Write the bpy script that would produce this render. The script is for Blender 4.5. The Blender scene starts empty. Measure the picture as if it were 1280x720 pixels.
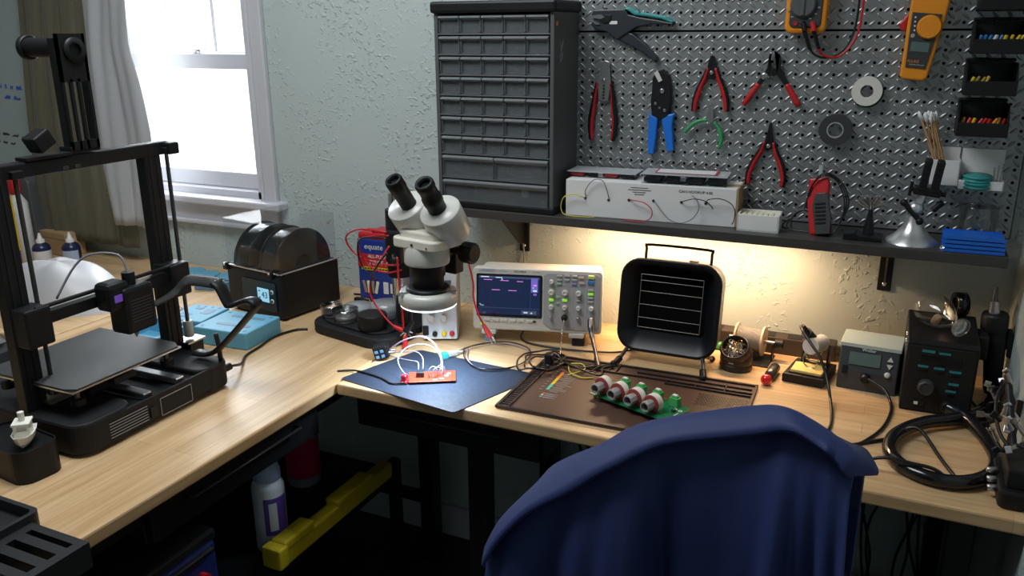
import bpy, bmesh, math, random
from mathutils import Vector, Matrix, Euler
random.seed(7)
PI = math.pi
R = math.radians
col = bpy.context.scene.collection
T = 0.75          # worktop height
YW = 1.94         # back wall
XR = 0.24         # right wall

# ------------------------------------------------------------------ materials
def mat(name, c, rough=.5, metal=0., coat=0., emis=None, estr=0., bump=0., bscale=200., var=0., vscale=30., trans=0., alpha=1., spec=.5, sheen=0., stretch=None):
    m = bpy.data.materials.new(name); m.use_nodes = True
    nt = m.node_tree; b = nt.nodes['Principled BSDF']
    b.inputs['Base Color'].default_value = (*c, 1); b.inputs['Roughness'].default_value = rough
    b.inputs['Metallic'].default_value = metal; b.inputs['Coat Weight'].default_value = coat
    b.inputs['Specular IOR Level'].default_value = spec
    b.inputs['Sheen Weight'].default_value = sheen
    if trans: b.inputs['Transmission Weight'].default_value = trans
    if alpha < 1: b.inputs['Alpha'].default_value = alpha
    if emis: b.inputs['Emission Color'].default_value = (*emis, 1); b.inputs['Emission Strength'].default_value = estr
    tc = None
    if bump or var:
        tc = nt.nodes.new('ShaderNodeTexCoord'); mp = nt.nodes.new('ShaderNodeMapping')
        nt.links.new(tc.outputs['Object'], mp.inputs['Vector'])
        if stretch: mp.inputs['Scale'].default_value = stretch
    if var:
        n = nt.nodes.new('ShaderNodeTexNoise'); n.inputs['Scale'].default_value = vscale; n.inputs['Detail'].default_value = 5
        nt.links.new(mp.outputs['Vector'], n.inputs['Vector'])
        mx = nt.nodes.new('ShaderNodeMix'); mx.data_type = 'RGBA'
        mx.inputs[6].default_value = (*[x*(1-var) for x in c], 1); mx.inputs[7].default_value = (*[min(1, x*(1+var)) for x in c], 1)
        nt.links.new(n.outputs['Fac'], mx.inputs['Factor']); nt.links.new(mx.outputs[2], b.inputs['Base Color'])
    if bump:
        n2 = nt.nodes.new('ShaderNodeTexNoise'); n2.inputs['Scale'].default_value = bscale; n2.inputs['Detail'].default_value = 3
        nt.links.new(mp.outputs['Vector'], n2.inputs['Vector'])
        bp = nt.nodes.new('ShaderNodeBump'); bp.inputs['Strength'].default_value = bump; bp.inputs['Distance'].default_value = .002
        nt.links.new(n2.outputs['Fac'], bp.inputs['Height']); nt.links.new(bp.outputs['Normal'], b.inputs['Normal'])
    return m

def glassy(name, tint=(1, 1, 1), refl=.12, rough=.03, haze=0., fres=.6):
    m = bpy.data.materials.new(name); m.use_nodes = True; nt = m.node_tree; nt.nodes.clear()
    o = nt.nodes.new('ShaderNodeOutputMaterial'); t = nt.nodes.new('ShaderNodeBsdfTransparent'); g = nt.nodes.new('ShaderNodeBsdfGlossy')
    t.inputs['Color'].default_value = (*tint, 1); g.inputs['Roughness'].default_value = rough
    lw = nt.nodes.new('ShaderNodeLayerWeight'); lw.inputs['Blend'].default_value = .35
    ma = nt.nodes.new('ShaderNodeMath'); ma.operation = 'MULTIPLY_ADD'; ma.inputs[1].default_value = fres; ma.inputs[2].default_value = refl*.4
    nt.links.new(lw.outputs['Fresnel'], ma.inputs[0])
    mx = nt.nodes.new('ShaderNodeMixShader'); nt.links.new(ma.outputs[0], mx.inputs[0])
    nt.links.new(t.outputs[0], mx.inputs[1]); nt.links.new(g.outputs[0], mx.inputs[2])
    last = mx
    if haze:
        d = nt.nodes.new('ShaderNodeBsdfDiffuse'); d.inputs['Color'].default_value = (.7, .75, .78, 1)
        m2 = nt.nodes.new('ShaderNodeMixShader'); m2.inputs[0].default_value = haze
        nt.links.new(mx.outputs[0], m2.inputs[1]); nt.links.new(d.outputs[0], m2.inputs[2]); last = m2
    nt.links.new(last.outputs[0], o.inputs['Surface'])
    return m

def wood(name, along='X'):
    m = bpy.data.materials.new(name); m.use_nodes = True; nt = m.node_tree; b = nt.nodes['Principled BSDF']
    tc = nt.nodes.new('ShaderNodeTexCoord'); mp = nt.nodes.new('ShaderNodeMapping'); nt.links.new(tc.outputs['Object'], mp.inputs['Vector'])
    if along == 'Y': mp.inputs['Rotation'].default_value = (0, 0, PI/2)
    br = nt.nodes.new('ShaderNodeTexBrick'); br.inputs['Scale'].default_value = 1; br.inputs['Brick Width'].default_value = .62
    br.inputs['Row Height'].default_value = .046; br.inputs['Mortar Size'].default_value = .0004; br.offset = .37; br.offset_frequency = 2
    br.inputs['Color1'].default_value = (.56, .385, .205, 1); br.inputs['Color2'].default_value = (.68, .49, .285, 1); br.inputs['Mortar'].default_value = (.36, .23, .12, 1)
    nt.links.new(mp.outputs['Vector'], br.inputs['Vector'])
    m2 = nt.nodes.new('ShaderNodeMapping'); m2.inputs['Scale'].default_value = (3, 45, 45); nt.links.new(mp.outputs['Vector'], m2.inputs['Vector'])
    n = nt.nodes.new('ShaderNodeTexNoise'); n.inputs['Scale'].default_value = 1.6; n.inputs['Detail'].default_value = 6; n.inputs['Distortion'].default_value = 1.2
    nt.links.new(m2.outputs['Vector'], n.inputs['Vector'])
    cr = nt.nodes.new('ShaderNodeValToRGB'); cr.color_ramp.elements[0].position = .3; cr.color_ramp.elements[0].color = (.86, .80, .74, 1)
    cr.color_ramp.elements[1].position = .62; cr.color_ramp.elements[1].color = (1.06, 1.05, 1.03, 1)
    nt.links.new(n.outputs['Fac'], cr.inputs['Fac'])
    mx = nt.nodes.new('ShaderNodeMix'); mx.data_type = 'RGBA'; mx.blend_type = 'MULTIPLY'; mx.inputs['Factor'].default_value = 1
    nt.links.new(br.outputs['Color'], mx.inputs[6]); nt.links.new(cr.outputs['Color'], mx.inputs[7])
    n3 = nt.nodes.new('ShaderNodeTexNoise'); n3.inputs['Scale'].default_value = 14; n3.inputs['Detail'].default_value = 2
    m3 = nt.nodes.new('ShaderNodeMapping'); m3.inputs['Scale'].default_value = (.25, 2, 2); nt.links.new(mp.outputs['Vector'], m3.inputs['Vector']); nt.links.new(m3.outputs['Vector'], n3.inputs['Vector'])
    c3 = nt.nodes.new('ShaderNodeValToRGB'); c3.color_ramp.elements[0].position = .35; c3.color_ramp.elements[0].color = (.90, .85, .80, 1); c3.color_ramp.elements[1].position = .6; c3.color_ramp.elements[1].color = (1, 1, 1, 1)
    nt.links.new(n3.outputs['Fac'], c3.inputs['Fac'])
    mx2 = nt.nodes.new('ShaderNodeMix'); mx2.data_type = 'RGBA'; mx2.blend_type = 'MULTIPLY'; mx2.inputs['Factor'].default_value = 1
    nt.links.new(mx.outputs[2], mx2.inputs[6]); nt.links.new(c3.outputs['Color'], mx2.inputs[7])
    nt.links.new(mx2.outputs[2], b.inputs['Base Color'])
    b.inputs['Roughness'].default_value = .42; b.inputs['Coat Weight'].default_value = .08; b.inputs['Coat Roughness'].default_value = .3
    return m

def plaster(name, c):
    m = bpy.data.materials.new(name); m.use_nodes = True; nt = m.node_tree; b = nt.nodes['Principled BSDF']
    b.inputs['Base Color'].default_value = (*c, 1); b.inputs['Roughness'].default_value = .48
    tc = nt.nodes.new('ShaderNodeTexCoord')
    n = nt.nodes.new('ShaderNodeTexNoise'); n.inputs['Scale'].default_value = 80; n.inputs['Detail'].default_value = 2.5; n.inputs['Distortion'].default_value = .35
    nt.links.new(tc.outputs['Object'], n.inputs['Vector'])
    cr = nt.nodes.new('ShaderNodeValToRGB'); cr.color_ramp.elements[0].position = .56; cr.color_ramp.elements[1].position = .65
    nt.links.new(n.outputs['Fac'], cr.inputs['Fac'])
    n2 = nt.nodes.new('ShaderNodeTexNoise'); n2.inputs['Scale'].default_value = 6; n2.inputs['Detail'].default_value = 2
    nt.links.new(tc.outputs['Object'], n2.inputs['Vector'])
    c2 = nt.nodes.new('ShaderNodeValToRGB'); c2.color_ramp.elements[0].position = .4; c2.color_ramp.elements[1].position = .6
    nt.links.new(n2.outputs['Fac'], c2.inputs['Fac'])
    mu = nt.nodes.new('ShaderNodeMath'); mu.operation = 'MULTIPLY'; nt.links.new(cr.outputs['Color'], mu.inputs[0]); nt.links.new(c2.outputs['Color'], mu.inputs[1])
    n4 = nt.nodes.new('ShaderNodeTexNoise'); n4.inputs['Scale'].default_value = 120; n4.inputs['Detail'].default_value = 2
    nt.links.new(tc.outputs['Object'], n4.inputs['Vector'])
    ad = nt.nodes.new('ShaderNodeMath'); ad.operation = 'MULTIPLY_ADD'; ad.inputs[1].default_value = .14; nt.links.new(n4.outputs['Fac'], ad.inputs[0]); nt.links.new(mu.outputs[0], ad.inputs[2])
    bp = nt.nodes.new('ShaderNodeBump'); bp.inputs['Strength'].default_value = .72; bp.inputs['Distance'].default_value = .003
    nt.links.new(ad.outputs[0], bp.inputs['Height']); nt.links.new(bp.outputs['Normal'], b.inputs['Normal'])
    return m

M = dict(
 wall=plaster('wall_paint', (.47, .54, .525)), ceil=mat('ceiling_white', (.7, .7, .68), .9), floor=mat('dark_floor', (.035, .03, .028), .7, var=.3),
 woodx=wood('butcher_block_x', 'X'), woody=wood('butcher_block_y', 'Y'),
 white_trim=mat('white_trim', (.56, .56, .60), .45), black=mat('black_plastic', (.009, .009, .010), .46, spec=.3), fumeblk=mat('black_painted_metal', (.007, .008, .010), .34, spec=.3), blackgl=mat('black_gloss', (.008, .008, .01), .16),
 blackm=mat('matte_black', (.012, .012, .013), .62, spec=.3), steelblk=mat('black_steel', (.010, .010, .011), .35, .3), char=mat('charcoal', (.035, .037, .04), .5),
 grey=mat('grey_plastic', (.32, .32, .31), .45), lgrey=mat('light_grey_plastic', (.56, .56, .53), .4), dgrey=mat('dark_grey_plastic', (.09, .095, .10), .45),
 white=mat('white_plastic', (.78, .78, .76), .4), card=mat('white_card', (.70, .70, .69), .7), kraft=mat('brown_card', (.36, .24, .13), .8),
 chrome=mat('chrome', (.75, .75, .75), .14, 1), steel=mat('steel', (.48, .48, .49), .32, 1), dsteel=mat('dark_steel', (.14, .14, .15), .35, 1),
 plate=mat('diamond_plate_steel', (.34, .355, .36), .38, .70, var=.18, vscale=14), shelf=mat('dark_shelf_wood', (.045, .043, .042), .4, var=.35, vscale=9, stretch=(1, 14, 14)),
 red=mat('red_plastic', (.50, .015, .02), .35), redgl=mat('red_gloss', (.6, .01, .02), .15, coat=.5), blue=mat('blue_plastic', (.012, .16, .62), .38), wafer=mat('bright_blue_plastic', (.01, .13, .60), .35),
 green=mat('green_rubber', (.04, .30, .11), .4), teal=mat('teal_rubber', (.03, .30, .29), .45), orange=mat('orange_rubber', (.78, .27, .01), .45),
 yellow=mat('yellow_plastic', (.70, .48, .01), .4), gold=mat('dark_gold', (.30, .22, .02), .5), skyblue=mat('light_blue_print', (.12, .39, .57), .5, bump=.25, bscale=500),
 bluegrey=mat('blue_grey_plastic', (.10, .22, .36), .5), olive=mat('olive_curtain', (.115, .108, .068), .85, sheen=.2, bump=.3, bscale=400, stretch=(3, 3, .3)),
 lining=mat('grey_curtain_lining', (.42, .43, .45), .8, sheen=.2), navy=mat('navy_fabric', (.006, .018, .105), .65, sheen=.04, bump=.25, bscale=900),
 navyin=mat('navy_lining', (.006, .010, .03), .7), mat1=mat('black_rubber_mat', (.020, .028, .045), .5, spec=.35, bump=.5, bscale=60),
 brown=mat('brown_silicone_mat', (.085, .045, .030), .46, spec=.4), brownd=mat('dark_brown_rim', (.018, .012, .010), .42), brass=mat('brass', (.6, .42, .15), .25, 1),
 pcbr=mat('red_circuit_board', (.40, .03, .012), .35), pcbg=mat('green_circuit_board', (.008, .16, .06), .3), greent=mat('green_terminal', (.06, .42, .12), .4),
 rust=mat('rust_red_ring', (.30, .04, .03), .45), ferr=mat('off_white_ring', (.68, .66, .62), .5), greytube=mat('grey_tube', (.40, .40, .41), .35, .3),
 sponge=mat('yellow_sponge', (.72, .55, .19), .95, bump=.6, bscale=300), wellertop=mat('pale_green_grey', (.42, .50, .46), .45), lcd=mat('lcd_green_grey', (.10, .15, .14), .25),
 micro=mat('microscope_cream', (.60, .60, .56), .32, coat=.2), micro2=mat('microscope_warm_white', (.70, .66, .58), .35),
 purple=mat('purple_print', (.13, .06, .35), .5), pink=mat('pink_label', (.45, .01, .07), .45), navybot=mat('navy_bottle', (.015, .02, .07), .25), lblue=mat('pale_blue_label', (.42, .50, .68), .5),
 tan=mat('tan_cardboard', (.45, .30, .15), .8), cream=mat('cream_foam', (.78, .76, .55), .8), wlabel=mat('white_label', (.72, .72, .72), .5), ink=mat('black_ink', (.02, .02, .02), .5),
 inkblue=mat('blue_marker', (.04, .10, .50), .5), swab=mat('cotton', (.85, .85, .85), .9), swabstick=mat('wood_stick', (.55, .33, .16), .6),
 bulb=mat('boat_white', (.80, .78, .70), .45), psu=mat('psu_face_ringlit', (.62, .68, .74), .4), psucase=mat('psu_case', (.60, .57, .52), .5),  # power supply front: bluish-white of the ring light put into its colour
 pinkw=mat('pink_white_wire', (.32, .23, .27), .4), wirew=mat('white_wire', (.22, .22, .25), .4), wireb=mat('black_wire', (.008, .008, .008), .32), wirer=mat('red_wire', (.55, .01, .02), .35), wirey=mat('yellow_wire', (.65, .58, .06), .4), wireg=mat('grey_wire', (.2, .2, .22), .4),
 whiteb=mat('whiteboard_surface', (.42, .50, .50), .2), toolblue=mat('toolbox_blue', (.012, .022, .12), .4), knobw=mat('knob_white', (.62, .62, .60), .35), btn=mat('button_grey', (.40, .40, .39), .4),
 kgreen=mat('green_lit_button', (.30, .75, .05), .4, emis=(.35, 1, .05), estr=.35), kblue=mat('blue_button', (.05, .20, .50), .4), kyel=mat('lime_button', (.55, .68, .18), .4), kpur=mat('purple_button', (.30, .28, .50), .4), kgr2=mat('soft_green_button', (.25, .48, .30), .4), kor=mat('peach_button', (.60, .42, .34), .4),
 screen=mat('scope_screen', (.004, .006, .012), .12, coat=.6, emis=(.012, .03, .10), estr=.5), trace=mat('scope_trace', (.3, .05, .3), .4, emis=(.75, .25, .85), estr=1.0), scrw=mat('scope_text', (.3, .3, .3), .4, emis=(.6, .75, .9), estr=.8), scrp=mat('scope_side_panel', (.05, .04, .2), .4, emis=(.22, .18, .70), estr=.6),
 scrdark=mat('scope_grid', (.02, .03, .06), .4, emis=(.10, .14, .28), estr=.4), lcdlit=mat('lit_lcd', (.2, .4, .5), .4, emis=(.30, .62, .80), estr=.75),
 led=mat('led_diffuser', (.9, .85, .75), .4, emis=(1, .83, .60), estr=9.), ledoff=mat('led_end', (.32, .27, .30), .4), ring=mat('ring_diffuser', (.9, .9, .9), .4, emis=(.80, .90, 1.0), estr=2.2),
 purplelight=mat('purple_nozzle_light', (.1, .05, .3), .4, emis=(.25, .10, .7), estr=.25), whitedome=mat('white_translucent_plastic', (.55, .55, .57), .4), tealprint=mat('teal_print', (.02, .22, .24), .5),
 mesh=mat('braided_sleeve', (.03, .03, .03), .5, bump=1., bscale=700), spoolw=mat('solder_wire', (.27, .26, .245), .38, .3), spoolf=mat('spool_flange', (.60, .47, .33), .5), bed=mat('textured_black_plate', (.05, .053, .055), .34, bump=.5, bscale=900, metal=.2),
 alu=mat('aluminium', (.55, .56, .58), .3, 1), glass=glassy('clear_glass'), acryl=glassy('clear_acrylic', (.97, .98, .985), .03, fres=.06), frost=glassy('frosted_plastic', (.80, .84, .86), .2, .25, haze=.35),
 drawer=glassy('smoked_drawer_plastic', (.62, .66, .69), .10, .15, haze=.10, fres=.35), winglass=glassy('window_glass', (1, 1, 1), .05), bluebag=glassy('blue_tinted_plastic', (.55, .65, .85), .2, .2, haze=.12),
)

# ------------------------------------------------------------------ mesh builder
class MB:
    def __init__(s, m='black', X=None):
        s.v = []; s.f = []; s.mi = []; s.sm = []; s.mats = []; s.m = m; s.X = X or Matrix()
    def _m(s, m):
        m = m or s.m
        if m not in s.mats: s.mats.append(m)
        return s.mats.index(m)
    def add(s, vs, fs, m=None, smooth=False, X=None):
        o = len(s.v); A = s.X @ X if X is not None else s.X; k = s._m(m)
        flip = A.to_3x3().determinant() < 0
        s.v += [A @ Vector(p) for p in vs]
        for f in fs:
            f = [i+o for i in f]
            s.f.append(f[::-1] if flip else f); s.mi.append(k); s.sm.append(smooth)
        return s
    def bm(s, b, m=None, smooth=False, X=None):
        b.verts.index_update(); b.verts.ensure_lookup_table()
        s.add([tuple(v.co) for v in b.verts], [[v.index for v in f.verts] for f in b.faces], m, smooth, X); b.free(); return s
    def box(s, c, d, m=None, bev=0., seg=2, rot=None, X=None, smooth=None):
        b = bmesh.new(); bmesh.ops.create_cube(b, size=1)
        bmesh.ops.scale(b, vec=d, verts=b.verts)
        if bev: bmesh.ops.bevel(b, geom=list(b.edges), offset=min(bev, min(d)*.49), segments=seg, affect='EDGES', profile=.5)
        A = Matrix.Translation(c)
        if rot: A = A @ Euler(rot).to_matrix().to_4x4()
        return s.bm(b, m, False if smooth is None else smooth, (X @ A) if X is not None else A)
    def prism(s, pts, h, m=None, bev=0., z0=0., X=None, seg=2, bevsides=False):
        """polygon in local xy, extruded in +z"""
        b = bmesh.new()
        vs = [b.verts.new((p[0], p[1], z0)) for p in pts]
        f = b.faces.new(vs)
        if f.normal.z > 0 or (f.normal_update() or f.normal.z > 0): f.normal_flip()
        r = bmesh.ops.extrude_face_region(b, geom=[f]); tv = [g for g in r['geom'] if isinstance(g, bmesh.types.BMVert)]
        bmesh.ops.translate(b, vec=(0, 0, h), verts=tv)
        bmesh.ops.recalc_face_normals(b, faces=b.faces)
        if bev:
            es = [e for e in b.edges if bevsides or abs(e.verts[0].co.z-e.verts[1].co.z) < 1e-7]
            bmesh.ops.bevel(b, geom=es, offset=bev, segments=seg, affect='EDGES', profile=.5, clamp_overlap=True)
        return s.bm(b, m, False, X)
    def lathe(s, prof, n=24, m=None, smooth=True, X=None, cap=True, axis=None, ctr=(0, 0, 0), arc=2*PI):
        """profile of (r, z) from bottom to top around local z"""
        vs = []; fs = []; k = len(prof); full = abs(arc-2*PI) < 1e-6; nn = n if full else n+1
        for i in range(nn):
            a = arc*i/n
            for r, z in prof: vs.append((r*math.cos(a), r*math.sin(a), z))
        for i in range(n):
            j = (i+1) % nn
            for q in range(k-1): fs.append((i*k+q, j*k+q, j*k+q+1, i*k+q+1))
        A = Matrix.Translation(ctr)
        if axis is not None: A = A @ Vector((0, 0, 1)).rotation_difference(Vector(axis)).to_matrix().to_4x4()
        if X is not None: A = X @ A
        s.add(vs, fs, m, smooth, A)
        if cap and full:
            if prof[0][0] > 1e-6: s.add([vs[i*k] for i in range(n)], [list(range(n))[::-1]], m, False, A)
            if prof[-1][0] > 1e-6: s.add([vs[i*k+k-1] for i in range(n)], [list(range(n))], m, False, A)
        return s
    def cyl(s, p, q, r, r2=None, n=20, m=None, X=None, bev=0., cap=True):
        p, q = Vector(p), Vector(q); L = (q-p).length; r2 = r if r2 is None else r2
        pr = [(r, 0), (r2, L)]
        if bev: pr = [(r-bev, 0), (r, bev), (r2, L-bev), (r2-bev, L)]
        return s.lathe(pr, n, m, True, X, cap, (q-p).normalized(), p)
    def tube(s, pts, r, n=8, m=None, X=None, smoothpath=4, closed=False, radii=None, flat=None):
        P = [Vector(p) for p in pts]
        if smoothpath and len(P) > 2:
            Q = []; N = len(P)
            for i in range(N if closed else N-1):
                a, b, c, d = P[(i-1) % N if closed else max(i-1, 0)], P[i], P[(i+1) % N], P[(i+2) % N if closed else min(i+2, N-1)]
                for k in range(smoothpath):
                    t = k/smoothpath
                    Q.append(.5*((2*b)+(-a+c)*t+(2*a-5*b+4*c-d)*t*t+(-a+3*b-3*c+d)*t**3))
            if not closed: Q.append(P[-1])
            P = Q
        N = len(P); vs = []; fs = []; up = Vector((0, 0, 1)); pu = None
        for i in range(N):
            d = (P[(i+1) % N]-P[i-1]) if (closed or 0 < i < N-1) else (P[1]-P[0] if i == 0 else P[-1]-P[-2])
            if d.length < 1e-9: d = Vector((1, 0, 0))
            d.normalize()
            if pu is None: pu = d.orthogonal().normalized() if flat is None else Vector(flat)
            u = pu-d*pu.dot(d)
            if u.length < 1e-6: u = d.orthogonal()
            u.normalize(); w = d.cross(u); pu = u
            rr = radii[min(int(i/max(1, N-1)*(len(radii)-1)), len(radii)-1)] if radii else r
            ru, rw = (rr if not isinstance(rr, tuple) else rr[0]), (rr if not isinstance(rr, tuple) else rr[1])
            for k in range(n):
                a = 2*PI*k/n+PI/n; vs.append(P[i]+u*(ru*math.cos(a))+w*(rw*math.sin(a)))
        for i in range(N if closed else N-1):
            j = (i+1) % N
            for k in range(n): fs.append((i*n+k, i*n+(k+1) % n, j*n+(k+1) % n, j*n+k))
        if not closed: fs.append(tuple(range(n))[::-1]); fs.append(tuple((N-1)*n+k for k in range(n)))
        return s.add(vs, fs, m, n > 5, X)
    def sphere(s, c, r, m=None, n=16, sc=(1, 1, 1), X=None):
        b = bmesh.new(); bmesh.ops.create_uvsphere(b, u_segments=n, v_segments=max(6, n//2), radius=r)
        A = Matrix.Translation(c) @ Matrix.Diagonal((*sc, 1))
        return s.bm(b, m, True, X @ A if X is not None else A)
    def grid(s, rows, m=None, smooth=True, X=None, closed=False):
        h = len(rows); w = len(rows[0]); vs = [p for r in rows for p in r]; fs = []
        for i in range(h-1):
            for j in range(w if closed else w-1): fs.append((i*w+j, i*w+(j+1) % w, (i+1)*w+(j+1) % w, (i+1)*w+j))
        return s.add(vs, fs, m, smooth, X)
    def text(s, t, size, X, m='ink', depth=.0003, align='CENTER'):
        c = bpy.data.curves.new('txt', 'FONT'); c.body = t; c.size = size; c.extrude = depth; c.align_x = align; c.align_y = 'CENTER'; c.resolution_u = 2
        o = bpy.data.objects.new('txt', c); col.objects.link(o)
        bpy.context.view_layer.update()
        me = bpy.data.meshes.new_from_object(o.evaluated_get(bpy.context.evaluated_depsgraph_get()))
        s.add([tuple(v.co) for v in me.vertices], [list(p.vertices) for p in me.polygons], m, False, X)
        bpy.data.objects.remove(o); bpy.data.curves.remove(c); bpy.data.meshes.remove(me); return s
    def build(s, name, parent=None, loc=None, rot=None, base=False, label=None):
        if base:
            xs = [v.x for v in s.v]; ys = [v.y for v in s.v]; zs = [v.z for v in s.v]
            o_ = Vector(((min(xs)+max(xs))/2, (min(ys)+max(ys))/2, min(zs))); s.v = [v-o_ for v in s.v]; loc = o_
        me = bpy.data.meshes.new(name); me.from_pydata([tuple(v) for v in s.v], [], s.f)
        for k in s.mats: me.materials.append(M[k])
        me.polygons.foreach_set('material_index', s.mi); me.polygons.foreach_set('use_smooth', s.sm); me.update()
        o = bpy.data.objects.new(name, me); col.objects.link(o)
        if loc is not None: o.location = loc
        if rot is not None: o.rotation_euler = rot
        if parent is not None: o.parent = parent
        if label: o['label'] = label
        return o

def thing(name, label, cat, loc=(0, 0, 0), rz=0., group=None, rot=None):
    o = bpy.data.objects.new(name, None); col.objects.link(o); o.empty_display_size = .02
    o.location = loc; o.rotation_euler = rot or (0, 0, rz); o['label'] = label; o['category'] = cat
    if group: o['group'] = group
    return o
def tag(o, label, cat, group=None, kind=None):
    o['label'] = label; o['category'] = cat
    if group: o['group'] = group
    if kind: o['kind'] = kind
    return o
def struct(mb, name, base=False, **k):
    o = mb.build(name, base=base, **k); o['kind'] = 'structure'; return o
def copytree(root, loc, rz=None, label=None):
    r = root.copy(); col.objects.link(r); r.location = loc
    if rz is not None: r.rotation_euler = (0, 0, rz)
    if label: r['label'] = label
    for ch in list(root.children):
        c = ch.copy(); col.objects.link(c); c.parent = r
        for g in list(ch.children):
            d = g.copy(); col.objects.link(d); d.parent = c
    return r
def attach(o, parent):
    o.matrix_basis = parent.matrix_basis.inverted() @ o.matrix_basis
    o.parent = parent
    for k in ('label', 'category', 'group'):
        if k in o: del o[k]
    return o
def rrect(w, h, r, n=5, cx=0, cy=0):
    out = []
    for (sx, sy, a0) in ((1, 1, 0), (-1, 1, 90), (-1, -1, 180), (1, -1, 270)):
        for k in range(n+1):
            a = R(a0+90*k/n); out.append((cx+sx*(w/2-r)+r*math.cos(a), cy+sy*(h/2-r)+r*math.sin(a)))
    return out
FRONT = Matrix(((1, 0, 0, 0), (0, 0, -1, 0), (0, 1, 0, 0), (0, 0, 0, 1)))   # xy plane -> facing -y
def fr(x, y, z): return Matrix.Translation((x, y, z)) @ FRONT
RIGHT = Matrix(((0, 0, 1, 0), (1, 0, 0, 0), (0, 1, 0, 0), (0, 0, 0, 1)))     # xy plane -> facing +x
def rt(x, y, z): return Matrix.Translation((x, y, z)) @ RIGHT
def Tr(x, y, z): return Matrix.Translation((x, y, z))
def Rz(a): return Matrix.Rotation(a, 4, 'Z')
def Rx(a): return Matrix.Rotation(a, 4, 'X')
def Ry(a): return Matrix.Rotation(a, 4, 'Y')

# ================================================================== THE ROOM
wx0, wx1, wz0, wz1 = -2.43, -1.723, .985, 1.86         # window opening
XL, YF, ZC = -3.5, -1.7, 2.45
b = MB('wall')
th = .12
b.box(((XL+wx0)/2, YW+th/2, ZC/2), (wx0-XL, th, ZC)); b.box(((wx1+XR+.1)/2, YW+th/2, ZC/2), (XR+.1-wx1, th, ZC))
b.box(((wx0+wx1)/2, YW+th/2, wz0/2), (wx1-wx0, th, wz0)); b.box(((wx0+wx1)/2, YW+th/2, (wz1+ZC)/2), (wx1-wx0, th, ZC-wz1))
struct(b, 'wall_back')
struct(MB('wall').box((XR+.05, (YF+YW)/2, ZC/2), (.1, YW-YF, ZC)), 'wall_right')
struct(MB('wall').box((XL-.05, (YF+YW)/2, ZC/2), (.1, YW-YF, ZC)), 'wall_left')
struct(MB('wall').box(((XL+XR)/2, YF-.05, ZC/2), (XR-XL, .1, ZC)), 'wall_front')
struct(MB('floor').box(((XL+XR)/2, (YF+YW)/2, -.03), (XR-XL+.2, YW-YF+.24, .06)), 'floor')
struct(MB('ceil').box(((XL+XR)/2, (YF+YW)/2, ZC+.03), (XR-XL+.2, YW-YF+.24, .06)), 'ceiling')
struct(MB('white_trim').box((-2.9+.0, YW-.008, .05), (1.2, .016, .1), bev=.004).box((-.85, YW-.008, .05), (2.1, .016, .1), bev=.004), 'baseboard_back')

win = MB('white_trim').build('window_1', loc=((wx0+wx1)/2, YW+.05, wz0)) if False else thing('window_1', '', '', ((wx0+wx1)/2, YW+.05, wz0))
del win['label']; del win['category']; win['kind'] = 'structure'
Xw = Tr(-(wx0+wx1)/2, -(YW+.05), -wz0)
b = MB('white_trim', Xw)        # jamb and fixed frame
for x in (wx0+.012, wx1-.012): b.box((x, YW+.055, (wz0+wz1)/2), (.024, .11, wz1-wz0))
b.box(((wx0+wx1)/2, YW+.055, wz1-.012), (wx1-wx0, .11, .024)); b.box(((wx0+wx1)/2, YW+.055, wz0+.010), (wx1-wx0, .11, .02))
b.build('window_frame', win)
b = MB('white_trim', Xw)        # upper sash with glazing bars
u0, u1 = wx0+.024, wx1-.024
b.box(((u0+u1)/2, YW+.085, 1.392), (u1-u0, .03, .040), bev=.004)
b.box(((u0+u1)/2, YW+.085, wz1-.045), (u1-u0, .03, .04))
for x in (u0+.015, u1-.015): b.box((x, YW+.085, (1.37+wz1)/2), (.03, .03, wz1-1.37))
for x in (-2.107, -1.926, -2.288): b.box((x, YW+.085, (1.37+wz1)/2), (.014, .022, wz1-1.37), bev=.003)
b.build('upper_sash', win)
b = MB('white_trim', Xw)
b.box(((u0+u1)/2, YW+.05, 1.384), (u1-u0, .034, .046), bev=.004); b.box(((u0+u1)/2, YW+.05, wz0+.045), (u1-u0, .034, .05), bev=.004)
for x in (u0+.012, u1-.012): b.box((x, YW+.05, (wz0+1.4)/2), (.024, .034, 1.4-wz0))
b.build('lower_sash', win)
MB('steel', Xw).lathe([(.016, 0), (.016, .006), (.010, .010)], 14, ctr=(-1.975, YW+.05, 1.406)).box((-1.96, YW+.045, 1.419), (.05, .010, .007), bev=.003).build('sash_latch', win)
MB('winglass', Xw).box(((u0+u1)/2, YW+.085, 1.62), (u1-u0-.02, .004, .46)).box(((u0+u1)/2, YW+.05, 1.2), (u1-u0-.02, .004, .37)).build('pane', win)
b = MB('white_trim')
b.box((wx1+.0285, YW-.009, 1.42), (.057, .018, .94), bev=.004); b.box((wx0-.0285, YW-.009, 1.42), (.057, .018, .94), bev=.004)
b.box((wx1+.012, YW-.013, 1.42), (.01, .024, .94), bev=.003)
b.box(((wx0+wx1)/2, YW-.009, wz1+.03), (wx1-wx0+.14, .018, .07), bev=.004)
struct(b, 'trim_1')
b = MB('white_trim')
b.box(((wx0+wx1)/2, YW-.016, wz0-.012), (wx1-wx0+.17, .062, .024), bev=.006)
b.box(((wx0+wx1)/2, YW-.008, wz0-.052), (wx1-wx0+.114, .016, .056), bev=.004); b.box(((wx0+wx1)/2, YW-.013, wz0-.085), (wx1-wx0+.114, .026, .014), bev=.004)
struct(b, 'trim_2')

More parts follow.
